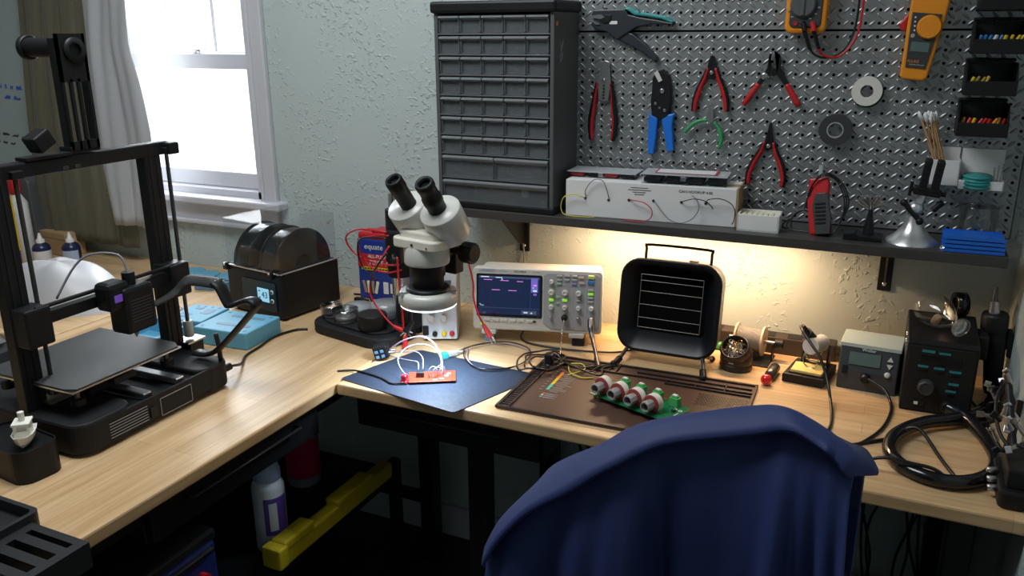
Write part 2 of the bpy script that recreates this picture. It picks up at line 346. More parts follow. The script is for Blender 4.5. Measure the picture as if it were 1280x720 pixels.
# ---- curtains
def curtain(xa, xb, z0, z1, y, amp, nf, ph, flare=0, tiltx=0, thin=.003, seed=1, keep=None):
    rows = []
    rnd = random.Random(seed)
    o = [rnd.uniform(-.3, .3) for _ in range(40)]
    for i in range(33):
        t = i/32; z = z1+(z0-z1)*t; row = []
        for j in range(73):
            s = j/72; k = s*nf
            dx = (xb(t)-xa(t))*s
            f = math.sin(2*PI*k+ph+o[int(k) % 40])*(.75+.25*math.sin(3*t+k)) + .35*math.sin(5.1*PI*k+2*t*4)
            row.append((xa(t)+dx, y+amp*f+.012*math.sin(6*t+3*s), z))
        rows.append(row)
    return rows
oa = lambda t: -2.545-.05*t; ob = lambda t: -2.235+.03*t*t if t < .9 else -2.235+.03*t*t
# world-space widths: olive panel from whiteboard edge to the lining
rod = MB('dsteel').cyl((-2.75, YW-.09, 1.945), (-1.6, YW-.09, 1.945), .009, m='dsteel').sphere((-2.76, YW-.09, 1.945), .02).sphere((-1.59, YW-.09, 1.945), .02)
rod.cyl((-2.7, YW-.001, 1.945), (-2.7, YW-.09, 1.945), .006).cyl((-1.63, YW-.001, 1.945), (-1.63, YW-.09, 1.945), .006)
tag(rod.build('curtain_rod', base=True), 'dark metal curtain rod above the window', 'curtain rod')
c = MB('olive').grid(curtain(lambda t: -2.575-.06*t, lambda t: -2.215+.01*t, .80, 1.93, YW-.074, .009, 4.2, .4))
oc = c.build('curtain', base=True); tag(oc, 'olive green pleated curtain hanging left of the bright window', 'curtain')
m = oc.modifiers.new('s', 'SOLIDIFY'); m.thickness = .003
def lr(t):
    pts = [(0, -2.07), (.35, -2.055), (.48, -2.075), (.57, -2.062), (.73, -2.055), (.89, -2.076), (1, -2.09)]
    for (a, p), (b_, q) in zip(pts, pts[1:]):
        if a <= t <= b_: return p+(q-p)*(t-a)/(b_-a)
    return pts[-1][1]
c = MB('lining').grid(curtain(lambda t: -2.275+.02*t, lambda t: lr(t), .885, 1.93, YW-.108, .011, 1.7, 2.2, seed=4))
oc2 = c.build('curtain', base=True); tag(oc2, 'pale grey curtain lining pulled aside beside the window glass', 'curtain')
m = oc2.modifiers.new('s', 'SOLIDIFY'); m.thickness = .003

# ---- whiteboard on the back wall
wb = thing('whiteboard', 'pale whiteboard with blue and black handwriting left of olive curtain', 'whiteboard', (-3.02, YW-.012, .90))
MB('whiteb').box((0, 0, .5), (.86, .016, 1.0), bev=.003).build('board', wb)
MB('alu').box((0, -.002, .008), (.88, .022, .016), bev=.003).box((0, -.002, .992), (.88, .022, .016), bev=.003).box((.432, -.002, .5), (.016, .022, 1.0), bev=.003).box((-.432, -.002, .5), (.016, .022, 1.0), bev=.003).build('frame', wb)
rnd = random.Random(3)
def scribble(x0, z0, ln, h, mm, b):
    x = x0
    while x < x0+ln:
        w = rnd.uniform(.012, .04); pts = []
        n = int(w/.004)
        for k in range(n): pts.append((x+k*w/n, -.0092, z0+(h if k % 2 else 0)*rnd.uniform(.4, 1)-.06*(x-x0)))
        if len(pts) > 2: b.tube(pts, .0012, 4, mm, smoothpath=3)
        x += w+.012
b = MB('inkblue'); scribble(.20, .39, .09, .018, 'inkblue', b); scribble(.22, .355, .07, .014, 'inkblue', b); b.build('handwriting', wb, label='blue handwriting')
b = MB('ink'); scribble(.10, .235, .26, .010, 'ink', b); scribble(.12, .205, .12, .010, 'ink', b); b.build('handwriting', wb, label='black handwriting')

# ================================================================== WORKTOPS
b = MB('woodx'); b.box(((-1.04+XR)/2, (1.333+YW)/2, T-.013), (XR+1.04-.002, YW-1.333-.002, .026), bev=.004)
tag(b.build('worktop', base=True), 'butcher block worktop running along the wall under the shelf', 'worktop')
b = MB('woody'); b.box(((-1.86-1.041)/2, (.0+YW)/2, T-.013), (.818, YW-.002, .026), bev=.004)
tag(b.build('worktop', base=True), 'butcher block worktop carrying the printer, coming toward the viewer', 'worktop')
b = MB('woodx'); b.box(((-3.3-1.863)/2, (1.25+YW)/2, T-.013), (3.3-1.863, YW-1.25-.002, .026), bev=.004)
tag(b.build('worktop', base=True), 'wooden worktop below the olive curtain holding the small bottles', 'worktop')
def leg_frame(x0, y0, x1, y1, label, w=.045):
    t_ = thing('desk_frame', label, 'desk frame', ((x0+x1)/2, (y0+y1)/2, 0))
    X = Tr(-(x0+x1)/2, -(y0+y1)/2, 0)
    for x in (x0, x1):
        for y in (y0, y1):
            MB('steelblk', X).box((x, y, .361), (w, w, .722), bev=.004).build('leg', t_)
    b = MB('steelblk', X)
    b.box(((x0+x1)/2, y0, .70), (abs(x1-x0), .03, .044)).box(((x0+x1)/2, y1, .70), (abs(x1-x0), .03, .044))
    b.box((x0, (y0+y1)/2, .70), (.03, abs(y1-y0), .044)).box((x1, (y0+y1)/2, .70), (.03, abs(y1-y0), .044))
    b.box(((x0+x1)/2, y1, .2), (abs(x1-x0), .02, .03)); b.build('rail', t_)
    return t_
leg_frame(-.76, 1.46, .165, 1.86, 'black steel frame carrying the worktop below the shelf')
leg_frame(-1.80, .1, -1.10, 1.80, 'black steel frame under the printer worktop')
leg_frame(-3.2, 1.32, -1.93, 1.86, 'black steel frame under the worktop below the olive curtain')
def drawer(loc, rz, w, d, h, label):
    t_ = thing('under_desk_drawer', label, 'drawer', loc, rz)
    MB('steelblk').box((0, d/2, -h/2), (w, d, h), bev=.003).build('drawer_case', t_)
    f = MB('steelblk').box((0, -.008, -h/2-.002), (w-.01, .014, h-.012), bev=.003).build('drawer_front', t_)
    MB('black').tube([(-w*.32, -.014, -h*.35), (-w*.32, -.032, -h*.35), (w*.32, -.032, -h*.35), (w*.32, -.014, -h*.35)], .0035, 8, smoothpath=1).build('handle', f)
drawer((-.80, 1.385, .722), 0, .44, .4, .082, 'black metal drawer with a bar handle under the corner of the worktop')
drawer((-1.085, 1.08, .722), PI/2, .46, .42, .085, 'black metal drawer with a bar handle under the printer worktop')

# ---- storage under the left worktop
sh = thing('storage_rack', 'black metal rack under the printer worktop holding bottles', 'rack', (-1.40, 1.34, 0))
for i, z in enumerate((.12, .36)): MB('steelblk').box((0, 0, z), (.60, .62, .02), bev=.003).build('shelf', sh)
for x in (-.29, .29):
    for y in (-.30, .30): MB('steelblk').box((x, y, .2), (.025, .025, .40)).build('leg', sh)
M['dimyel'] = mat('dimmed_yellow', (.55, .40, .01), .5)  # yellow darkened in its colour for the dim space under the worktop
b = MB('dimyel')
b.box((0, .02, .02), (.035, .44, .04), bev=.005).box((0, -.13, .048), (.04, .10, .022), bev=.005).box((0, .08, .046), (.04, .14, .018), bev=.005).box((0, -.19, .03), (.05, .03, .05), bev=.005)
tag(b.build('tool_case', loc=(-1.112, 1.37, .3705)), 'yellow plastic tool case edge lying on the black rack', 'tool case')
can = thing('spray_can', 'white spray can with purple and white label standing on the black rack', 'spray can', (-1.175, 1.245, .3702))
can.scale = (1.1, 1.1, 1.12)
MB('wlabel').lathe([(.030, 0), (.032, .004), (.032, .135), (.030, .142), (.022, .152)], 24).build('body', can)
MB('lblue').lathe([(.024, .150), (.027, .152), (.027, .170), (.022, .183), (.010, .190), (0, .191)], 24).build('cap', can)
b = MB('purple').lathe([(.0325, .04), (.0325, .12)], 24, cap=False, arc=1.6, X=Rz(-1.2)); b.lathe([(.0329, .05), (.0329, .11)], 10, m='wlabel', cap=False, arc=.5, X=Rz(-.9)); b.build('label', can)
pk = thing('squeeze_bottle', 'clear bottle of pink liquid on the black rack behind the spray can', 'bottle', (-1.29, 1.50, .3702))
pk.scale = (1.05, 1.05, 1.05)
MB('frost').lathe([(.036, 0), (.04, .006), (.04, .03), (.04, .14), (.034, .155), (.014, .17), (.014, .18)], 24).build('body', pk)
MB('pink').lathe([(.0405, .025), (.0405, .125)], 24, cap=False).build('label', pk)
MB('wlabel').lathe([(.016, .176), (.016, .20), (.006, .205), (.004, .23)], 16).build('cap', pk)
tb = thing('toolbox', 'dark blue metal drawer toolbox under the front of the printer worktop', 'toolbox', (-1.33, .86, 0))
MB('toolblue').box((0, 0, .28), (.46, .30, .54), bev=.006).build('body', tb)
MB('black').box((0, 0, .562), (.468, .306, .024), bev=.006).build('lid', tb)
for k in range(5):
    d_ = MB('toolblue').box((.235, 0, .51-k*.10), (.012, .28, .088), bev=.003).build('drawer', tb)
    MB('dsteel').box((.245, 0, .545-k*.10), (.012, .26, .010), bev=.002).build('handle', d_)
MB('redgl').cyl((.24, .10, .50), (.255, .10, .50), .011).build('lock', tb)

# ================================================================== SHELF
sz = 1.056
s_ = thing('wall_shelf', 'long dark wood shelf mounted across the wall below the pegboard', 'shelf', (-.395, 1.85, sz-.021))
MB('shelf').box((0, 0, .0105), (1.196, .178, .021), bev=.0015).build('board', s_)
for x in (-.868, -.004):
    k = thing('shelf_bracket', 'black metal bracket under the left part of the dark shelf' if x < -.5 else 'black metal bracket under the right end of the dark shelf', 'bracket', (x, YW, sz-.021), group='shelf brackets')
    b = MB('steelblk').box((0, -.003, -.060), (.028, .005, .118), bev=.002).box((0, -.080, -.0025), (.028, .155, .005), bev=.002)
    b.prism([(-.004, -.004), (-.135, -.004), (-.135, -.012), (-.03, -.095), (-.004, -.095)], .004, X=Matrix.Translation((-.002, 0, 0)) @ Matrix(((0, 0, 1, 0), (1, 0, 0, 0), (0, 1, 0, 0), (0, 0, 0, 1))))
    b.build('plate', k); MB('chrome').sphere((0, -.006, -.103), .005, sc=(1, .5, 1)).build('screw', k)
lt = thing('light_bar', 'glowing warm white light bar fixed beneath the shelf', 'light', (-.45, 1.835, sz-.021))
MB('alu').box((0, 0, -.004), (.56, .030, .006)).build('housing', lt)
MB('led').box((.018, 0, -.011), (.496, .022, .008), bev=.003).build('diffuser', lt)
MB('ledoff').box((-.256, 0, -.010), (.046, .026, .010), bev=.002).build('end_cap', lt)
b = MB('wireg').tube([(-.74, 1.84, 1.030), (-.79, 1.86, 1.022), (-.85, 1.90, 1.024), (-.885, 1.93, 1.01), (-.872, 1.932, .95), (-.868, 1.932, .89), (-.88, 1.932, .80)], .0022)
attach(b.build('light_cord', base=True), lt)

# ================================================================== PEGBOARD
def pegpanel(zc, label, rows=16):
    px0 = -.7995; n = 40; p = .0254; W_ = n*p
    t_ = thing('pegboard_panel', label, 'pegboard', (px0+W_/2, 1.922, zc), group='steel pegboard panels')
    b = MB('plate'); vs = []; fs = []
    oc = [(math.cos(R(22.5+45*k)), math.sin(R(22.5+45*k))) for k in range(8)]
    sq = [(1, .42), (.42, 1), (-.42, 1), (-1, .42), (-1, -.42), (-.42, -1), (.42, -1), (1, -.42)]
    g = p/2-.0004*0
    for i in range(n):
        for j in range(rows):
            cx = -W_/2+(i+.5)*p; cz = (j+.5)*p; o = len(vs)
            vs += [(cx+.0034*a, 0, cz+.0034*c) for a, c in oc]
            vs += [(cx+g*a, 0, cz+g*c) for a, c in sq]
            vs += [(cx+.0034*a, .0016, cz+.0034*c) for a, c in oc]
            vs += [(cx+g, 0, cz+g), (cx-g, 0, cz+g), (cx-g, 0, cz-g), (cx+g, 0, cz-g)]
            for k in range(8):
                l = (k+1) % 8
                fs.append((o+k, o+l, o+8+l, o+8+k)); fs.append((o+k, o+16+k, o+16+l, o+l))
            fs += [(o+8, o+9, o+24), (o+10, o+11, o+25), (o+12, o+13, o+26), (o+14, o+15, o+27)]
    b.add(vs, fs)
    H_ = rows*p
    for (c, d) in (((0, .009, .0008), (W_, .018, .0016)), ((0, .009, H_-.0008), (W_, .018, .0016)), ((-W_/2+.0008, .009, H_/2), (.0016, .018, H_)), ((W_/2-.0008, .009, H_/2), (.0016, .018, H_))): b.box(c, d)
    b.build('plate', t_)
    tv = []; tf = []
    for i in range(n):
        for j in range(rows):
            cx = -W_/2+(i+.5)*p; cz = (j+.5)*p
            for (ox, oz, an) in ((.5, 0, 43), (.06, -.5, -43)):
                if ox > .4 and i == n-1: continue
                if oz < 0 and j == 0: continue
                qx, qz = cx+ox*p, cz+oz*p; ca, sa = math.cos(R(an)), math.sin(R(an)); o = len(tv)
                for (L, Wd, y) in ((.0098, .0031, 0), (.0078, .0014, -.0016)):
                    for k in range(8):
                        a = 2*PI*k/8; u = L*math.cos(a)*(1 if abs(math.cos(a)) > .9 else .92); w = Wd*math.sin(a)
                        tv.append((qx+u*ca-w*sa, y, qz+u*sa+w*ca))
                for k in range(8):
                    l = (k+1) % 8; tf.append((o+k, o+l, o+8+l, o+8+k))
                tf.append(tuple(o+8+k for k in range(8)))
    MB('plate').add(tv, tf, smooth=True).build('raised_tread', t_)
    return t_
pegpanel(1.057, 'lower steel diamond plate pegboard panel behind the hanging pliers')
pegpanel(1.4645, 'upper steel diamond plate pegboard panel above the horizontal seam')
struct(MB('black').box((-.29, 1.9385, 1.46), (1.0, .002, .8)), 'hole_shade_sheet')  # black sheet added behind the panels to paint the dark inside the holes

# ================================================================== ON THE SHELF
S = sz
# ---- drawer cabinet: local origin front-bottom centre, front faces -y
cab = thing('drawer_cabinet', 'grey small parts cabinet with clear drawers at left end of shelf', 'drawer cabinet', (-.873, 1.772, S))
CW, CH, CD = .302, .473, .155
M['cabgrey'] = mat('cabinet_grey', (.085, .087, .09), .42)
b = MB('cabgrey')
b.box((-CW/2+.005, CD/2, CH/2), (.010, CD, CH), bev=.002).box((CW/2-.005, CD/2, CH/2), (.010, CD, CH), bev=.002).box((0, CD-.003, CH/2), (CW-.02, .006, CH-.01))
b.build('body', cab)
MB('black').box((0, CD/2-.003, CH-.010), (CW+.012, CD+.012, .026), bev=.006).build('top_cap', cab)
MB('black').box((0, CD/2-.002, .008), (CW+.006, CD+.006, .016), bev=.003).build('base_trim', cab)
zs = [.018]; Hs = [.070, .070]+[.0405]*7
z = .014; rows = []
for k, h in enumerate(Hs):
    h = h if k > 1 else (.055 if k == 0 else .053); rows.append((z, h)); z += h+.0052
sc_ = (CH-.026-z+.0062-.002)/(9*1.0)
b = MB('cabgrey')
for (zz, h) in rows[1:]: b.box((0, CD/2, zz-.0026), (CW-.02, CD, .0036), bev=.001)
b.build('divider', cab)
rndd = random.Random(11)
def cdrawer(cx, zz, w, h, full):
    b = MB('drawer'); t = .0022; d = .13
    b.box((cx, t/2+.006, zz+h*.40), (w, t, h*.80)).box((cx, d/2, zz+t/2), (w, d, t)).box((cx-w/2+t/2, d/2, zz+h*.42), (t, d, h*.84)).box((cx+w/2-t/2, d/2, zz+h*.42), (t, d, h*.84)).box((cx, d, zz+h*.42), (w, t, h*.84))
    d_ = b.build('drawer', cab)
    b = MB('lipgrey')
    b.prism([(0, 0), (-.010, -.003), (-.010, -.006), (0, -h*.26)], w, X=Matrix.Translation((cx-w/2, .006, zz+h*.97)) @ Matrix(((0, 0, 1, 0), (1, 0, 0, 0), (0, 1, 0, 0), (0, 0, 0, 1))))
    b.build('pull', d_)
    return d_
M['lipgrey'] = mat('smoky_pull', (.21, .23, .24), .22)
M['bits'] = mat('small_parts', (.10, .10, .10), .5, var=.8, vscale=120)
for k, (zz, h) in enumerate(rows):
    n = 1 if k == 0 else 2 if k == 1 else 5; w_ = (CW-.024)/n
    for i in range(n):
        cx = -CW/2+.012+w_*(i+.5); d_ = cdrawer(cx, zz, w_-.003, h, 0)
        if k > 1 and rndd.random() < .6:
            c = MB(rndd.choice(['bits', 'bits', 'kraft', 'wlabel' if rndd.random() < .3 else 'bits']))
            for _ in range(3): c.box((cx+rndd.uniform(-.015, .015), .03+rndd.uniform(0, .04), zz+.006+rndd.uniform(0, .004)), (.016, .014, .008), bev=.002, rot=(0, 0, rndd.uniform(0, 3)))
            c.build('contents', d_)
        if k == 0:
            MB('wlabel').lathe([(.010, 0), (.010, .004)], 18, axis=(0, -1, 0), ctr=(.075, .014, zz+.030)).build('contents', d_, label='round white item')
            MB('kraft').box((.118, .03, zz+.010), (.018, .02, .014), bev=.002).build('contents', d_)
            [MB('wireg').box((x, .02, zz+.02), (.001, .02, .034)).build('inner_wall', d_) for x in (-.06, -.018)]
        if k == 1:
            c = MB('wirew' if i else 'wireb')
            for q in range(4): c.tube([(cx+.045*math.cos(a*.7+q), .02+.006*q, zz+.02+.014*math.sin(a*.7+q)) for a in range(9)], .0009, 5, ('wirey', 'wireg', 'blue', 'wirew')[q], smoothpath=3)
            c.build('contents', d_)
b = MB('ink'); 
b = MB('dsteel')
for (x, z_) in ((0, 0), (.006, .006), (.012, .002), (.004, .014), (.013, .016)): b.box((CW/2+.0006, .035+x, .352+z_*1.8), (.0008, .0016, .02), rot=(.3 if x < .01 else -.4, 0, 0))
M['marker'] = mat('silver_marker', (.35, .35, .36), .4); b.mats = ['marker']; b.build('marker_writing', cab)
MB('gold').lathe([(.005, 0), (.005, .001)], 12, axis=(1, 0, 0), ctr=(CW/2, .016, .425), m='orange').build('sticker', cab)

# ---- white cardboard box with wires
cb = thing('cardboard_box', 'long white cardboard box with wires coming out of punched holes', 'box', (-.505, 1.80, S), R(3))
MB('card').box((0, .05, .042), (.385, .10, .084), bev=.0015).build('body', cb)
MB('kraft').box((.1945, .05, .043), (.003, .098, .084)).prism([(0, 0), (.03, 0), (.035, .02), (-.002, .012)], .002, X=Tr(.165, .03, .0845)).build('end_flap', cb)
b = MB('ink'); hx = (-.145, -.09, -.043, .013, .075, .128); hz = (.043, .042, .045, .047, .048, .049)
for x, z_ in zip(hx, hz): MB('ink').lathe([(.0032, 0), (.0032, .0012)], 10, axis=(0, -1, 0), ctr=(x, 0, z_)).build('punched_hole', cb)
b = MB('ink'); b.text('CAN HOOKUP 4.00', .0085, fr(.105, -.0006, .072), 'ink', .0001); [b.box((-.02, -.0004, .074-.005*q), (w_q, .0006, .0011)) for q, w_q in enumerate((.040, .052, .030, .022))]; b.build('printed_text', cb)
def wire(pts, m, label, cat='wire', r=.0011, name='hookup_wire', sm=6):
    X = Tr(-.505, 1.80, S) @ Rz(R(3))
    o = MB(m).tube([X @ Vector(p) for p in pts], r, 6, smoothpath=sm).build(name, base=True); return tag(o, label, cat)
wire([(-.145, .004, .043), (-.15, -.01, .047), (-.17, -.012, .052), (-.192, -.012, .045), (-.20, -.012, .025), (-.195, -.012, .006), (-.175, -.013, .0015), (-.14, -.012, .0012), (-.12, -.008, .0015)], 'wirey', 'yellow wire looping out of the left hole of the white box')
wire([(-.145, .004, .043), (-.143, -.008, .062), (-.13, -.01, .082), (-.115, -.01, .09), (-.10, -.01, .084), (-.091, -.008, .06), (-.09, .004, .042)], 'wirew', 'white wire arching between two left holes of the white box')
wire([(-.043, .004, .045), (-.03, -.01, .047), (-.005, -.014, .044), (.013, -.016, .03), (.012, -.016, .012), (-.005, -.016, .002), (-.03, -.015, .0013), (-.05, -.014, .0013)], 'wirer', 'red wire looping out of the third hole of the white box')
wire([(.013, .004, .047), (.022, -.01, .043), (.035, -.014, .028), (.055, -.016, .010), (.08, -.016, .005), (.105, -.016, .018), (.116, -.014, .04), (.11, -.012, .058), (.098, -.008, .066)], 'wireg', 'grey wire making a large loop across the white box')
wire([(.075, .004, .048), (.08, -.01, .052), (.105, -.014, .06), (.13, -.014, .056), (.143, -.012, .045), (.145, -.01, .040)], 'wireb', 'short black wire arching from the fifth hole of the white box')
wire([(.128, .004, .049), (.135, -.012, .06), (.158, -.014, .064), (.18, -.014, .057), (.192, -.014, .042), (.192, -.014, .02), (.188, -.013, .010)], 'wireb', 'black wire arching over the right end of the white box')

# ---- clear organisers on the box
M['hazelid'] = glassy('hazy_lid', (.85, .87, .88), .1, .12, haze=.38, fres=.3)
def organiser(loc, w, d, h, rz, label, red):
    o = thing('clear_organizer', label, 'organizer', loc, rz)
    b = MB('acryl'); t = .0016
    b.box((0, d/2, t/2), (w, d, t)).box((0, t/2, h/2), (w, t, h)).box((0, d-t/2, h/2), (w, t, h)).box((-w/2+t/2, d/2, h/2), (t, d, h)).box((w/2-t/2, d/2, h/2), (t, d, h)).build('tray', o)
    MB('hazelid').box((0, d/2, h+.001), (w+.004, d+.004, .0018), bev=.0008).build('lid', o)
    for i in range(4): MB(red if i % 2 == 0 else 'blackm').box((-w/2+w*(i+.5)/4, d/2, h*.4), (w/4-.008, d-.016, h*.5), bev=.002).build('contents', o)
    b = MB('steel').box((0, -.001, h*.7), (.012, .003, .010), bev=.001); b.build('latch', o)
    return o
organiser((-.625, 1.825, S+.0845), .16, .075, .012, R(3), 'flat clear organizer with red contents on left of white box', 'red')
og = organiser((-.43, 1.808, S+.0845), .185, .08, .020, R(5), 'clear lidded organizer with a red-edged paper on the white box', 'blackm')
b = MB('wlabel').box((0, .045, .0228), (.13, .055, .0008)); b.box((.068, .045, .0233), (.006, .055, .0006), 'red').box((0, .018, .0233), (.13, .002, .0006), 'red').box((-.064, .045, .0233), (.003, .055, .0006), 'red'); b.build('paper', og)

# ---- small white open tray of foam strips
tr = thing('foam_tray', 'small white open tray holding cream foam strips on the shelf', 'tray', (-.262, 1.79, S), R(2))
b = MB('white'); w_, d_, h_ = .086, .062, .036
b.box((0, d_/2, .0015), (w_, d_, .003)).box((0, .0015, h_/2), (w_, .003, h_), bev=.001).box((0, d_-.0015, h_/2), (w_, .003, h_)).box((-w_/2+.0015, d_/2, h_/2), (.003, d_, h_)).box((w_/2-.0015, d_/2, h_/2), (.003, d_, h_)).build('box', tr)
for i in range(7): MB('cream').box((-.034+.0112*i, d_/2, .022), (.0098, d_-.008, .020), bev=.002, rot=(0, R(8), 0)).build('foam_strip', tr)

# ---- red and black probe with cable (standing against pegboard)
pr = thing('glue_gun', 'red and black handheld tool with cord leaning against the pegboard', 'hand tool', (-.137, 1.815, S), R(-5))
X = Tr(0, 0, 0) @ Ry(R(-9)) @ Rx(R(-14))
MB('red', X).prism([(-.020, .0), (.020, .0), (.022, .02), (.017, .07), (.021, .105), (.018, .118), (-.018, .118), (-.020, .105), (-.024, .07), (-.022, .03)], .022, bev=.004, X=fr(0, .011, 0)).build('body', pr)
b = MB('char', X).prism([(-.010, .0), (.019, .0), (.022, .03), (.017, .078), (.012, .086), (-.008, .086), (-.015, .06)], .008, bev=.002, X=fr(.003, -.010, 0))
for k in range(6): b.box((.004, -.019, .024+.008*k), (.020, .002, .003), 'black')
b.build('grip', pr)
MB('frost', X).cyl((.002, .0, .118), (.004, .0, .145), .0045, m='frost').build('glue_stick', pr)
b = MB('wireb')
for k in range(3): b.tube([(-.03-.004*k, .01, .05), (-.028, .01, .1), (-.005, .012, .122+.003*k), (.022+.004*k, .012, .11), (.040+.004*k, .005, .07), (.036, 0, .03), (.02, -.01, .004), (-.02, .0, .003), (-.06-.01*k, .01, .006), (-.062, .02, .03), (-.04, .02, .045), (-.02, .022, .03)], .0016, 6)
b.build('cord', pr)

# ---- alligator clip helping hand
hh = thing('clip_stand', 'small black stand topped by a cluster of metal alligator clips', 'helping hand', (-.052, 1.815, S))
MB('black').prism([(-.040, 0), (.034, 0), (.034, .009), (-.014, .012), (-.018, .016), (-.040, .014)], .05, bev=.002, X=fr(0, .025, 0)).build('base', hh)
MB('black').lathe([(.011, .008), (.009, .03), (.006, .045), (.004, .062)], 12, ctr=(.006, 0, 0)).build('post', hh)
rnd = random.Random(8)
for k in range(8):
    b = MB('steel'); a = R(-70+22*k); L = .028+rnd.uniform(-.004, .006); c0 = Vector((.004, 0, .060+.004*(k % 3)))
    d0 = Vector((math.sin(a), rnd.uniform(-.5, .1), .45+.25*math.cos(a))).normalized(); q = c0+d0*L
    b.cyl(c0, q, .0026, .0038, 6).box(q, (.011, .005, .003), rot=(0, -a, 0), bev=.001).box(q+Vector((.002, 0, .004)), (.010, .004, .0015), rot=(0, -a+.3, 0)); b.build('alligator_clip', hh)

# ---- chrome dome stand carrying a black vise
vs_ = thing('mini_vise', 'black mini vise on a silver bell shaped suction base', 'vise', (.035, 1.825, S))
MB('chromesat').lathe([(.048, 0), (.046, .004), (.032, .014), (.020, .030), (.014, .048), (.013, .056)], 28) if False else None
M['chromesat'] = mat('satin_silver', (.62, .62, .63), .3, .8)
MB('chromesat').lathe([(.050, 0), (.048, .004), (.034, .014), (.021, .030), (.015, .046), (.013, .054)], 28).build('base', vs_)
MB('chromesat').sphere((.0, 0, .068), .016).build('ball_joint', vs_)
b = MB('black').cyl((-.022, -.010, .080), (.010, -.014, .046), .005).sphere((-.022, -.010, .080), .0075).sphere((.010, -.014, .046), .0075); b.build('clamp_lever', vs_)
X = Tr(.018, 0, .118) @ Ry(R(6))
b = MB('black', X).box((-.010, 0, .018), (.014, .034, .062), bev=.003).box((.012, 0, .018), (.014, .034, .062), bev=.003).box((0, 0, -.014), (.05, .03, .016), bev=.003)
for k in range(4): b.box((-.010, -.018, .0+.012*k), (.012, .002, .004)); b.box((.012, -.018, .0+.012*k), (.012, .002, .004))
b.build('jaw', vs_)
MB('black', X).cyl((-.03, 0, -.014), (.034, 0, -.016), .0045).cyl((-.030, -.0, -.028), (-.030, 0, 0), .003).cyl((.032, 0, -.03), (.018, 0, -.05), .006).build('screw', vs_)
MB('chromesat').cyl((.0, 0, .06), (.012, 0, .105), .009, .008).build('neck', vs_)
MB('chrome').lathe([(.012, 0), (.012, .004), (.006, .007), (0, .008)], 18, ctr=(.062-.0, -.034, 0)).build('cap', vs_)

# ---- jar, wafers
jr = thing('glass_jar', 'clear glass jar standing in front of pegboard behind blue trays', 'jar', (.150, 1.872, S))
MB('glass').lathe([(0, .003), (.030, .003), (.032, .006), (.032, .066), (.030, .072)], 28, cap=False).lathe([(.034, 0), (.035, .004), (.035, .070), (.033, .074)], 28).build('body', jr)
MB('acryl').lathe([(.0355, .074), (.037, .076), (.037, .084), (.030, .087), (0, .088)], 28).build('lid', jr)
for k in range(4):
    w0 = thing('wafer_tray', ['bottom tray of four stacked bright blue curved trays', 'second lowest tray of four stacked bright blue trays', 'second highest tray of four stacked bright blue trays', 'topmost tray of four stacked bright blue curved trays'][k], 'tray', (.142, 1.80, S+.0005+.0082*k), R(2), group='stack of blue trays')
    rows = []
    for q in (0, 1):
        rr_ = []
        for i in range(13):
            u = i/12; x = -.052+.104*u; zz = .008*math.sin(PI*u)*.35+.002+(.0022 if q else 0)
            rr_.append((x, -.030, zz)) 
        rows.append(rr_)
    vs = []; fs = []
    for i in range(13):
        u = i/12; x = -.052+.104*u; zz = .0028*math.sin(PI*u)
        vs += [(x, -.032, zz), (x, .032, zz), (x, .032, zz+.0022), (x, -.032, zz+.0022)]
    for i in range(12):
        for q in range(4): fs.append((i*4+q, i*4+(q+1) % 4, i*4+4+(q+1) % 4, i*4+4+q))
    fs += [(3, 2, 1, 0), (48, 49, 50, 51)]
    b = MB('wafer').add(vs, fs); b.box((0, -.0325, .0035), (.104, .002, .006)).box((0, .0325, .0035), (.104, .002, .006)).build('tray', w0)

# ================================================================== ON THE PEGBOARD  (local: x right, z up, front -y, plane y=0 is the board face)
YP = 1.9205
def peg(name, label, cat, x, z, rz=0., tilt=0., off=.010):
    return thing(name, label, cat, (x, YP-off, z), rot=(0, tilt, 0))
def hook(p, x, z):
    MB('steel').cyl((x, .012, z), (x, -.012, z), .0018, n=8).cyl((x, -.012, z), (x, -.012, z+.006), .0018, n=8).build('peg_hook', p)
PL = Matrix(((1, 0, 0, 0), (0, 0, -1, 0), (0, 1, 0, 0), (0, 0, 0, 1)))
def plate2(b, pts, th, y=0., m=None, bev=0.):
    return b.prism(pts, th, m, bev, z0=0, X=Tr(0, y+th/2, 0) @ PL)

# wire stripper with teal handle
p = peg('wire_stripper', 'black self adjusting wire stripper with teal upper handle', 'wire stripper', -.60, 1.475)
M['strip'] = mat('slate_black', (.022, .028, .036), .4)
b = MB('strip'); plate2(b, [(-.078, .036), (-.084, .026), (-.078, .014), (-.085, .004), (-.075, -.006), (-.046, -.012), (-.022, -.030), (0, -.016), (.024, -.002), (.06, .004), (.104, .002), (.107, .006), (.07, .013), (.034, .018), (.004, .025), (-.004, .037)], .020, bev=.003); b.build('body', p)
b = MB('teal'); plate2(b, [(-.010, .038), (.002, .034), (.018, .024), (.05, .020), (.08, .015), (.104, .006), (.107, .009), (.09, .020), (.05, .027), (.022, .032), (.008, .040)], .023, bev=.003); b.build('upper_handle', p)
b = MB('strip'); plate2(b, [(-.022, -.028), (-.004, -.010), (.014, -.016), (.045, -.038), (.072, -.066), (.074, -.074), (.066, -.076), (.04, -.058), (.008, -.042)], .016, y=.002, bev=.003); b.build('lower_handle', p)
b = MB('steel'); plate2(b, [(-.082, .024), (-.060, .026), (-.050, .020), (-.06, .016), (-.08, .018)], .004, y=-.011); plate2(b, [(-.083, .014), (-.066, .008), (-.062, .004), (-.072, .004)], .004, y=-.011); b.build('jaw', p)
b = MB('black'); plate2(b, [(-.05, .026), (-.035, .024), (-.036, .010), (-.052, .006), (-.064, .012), (-.060, .022)], .004, y=-.0105, bev=.001); b.build('trigger', p)
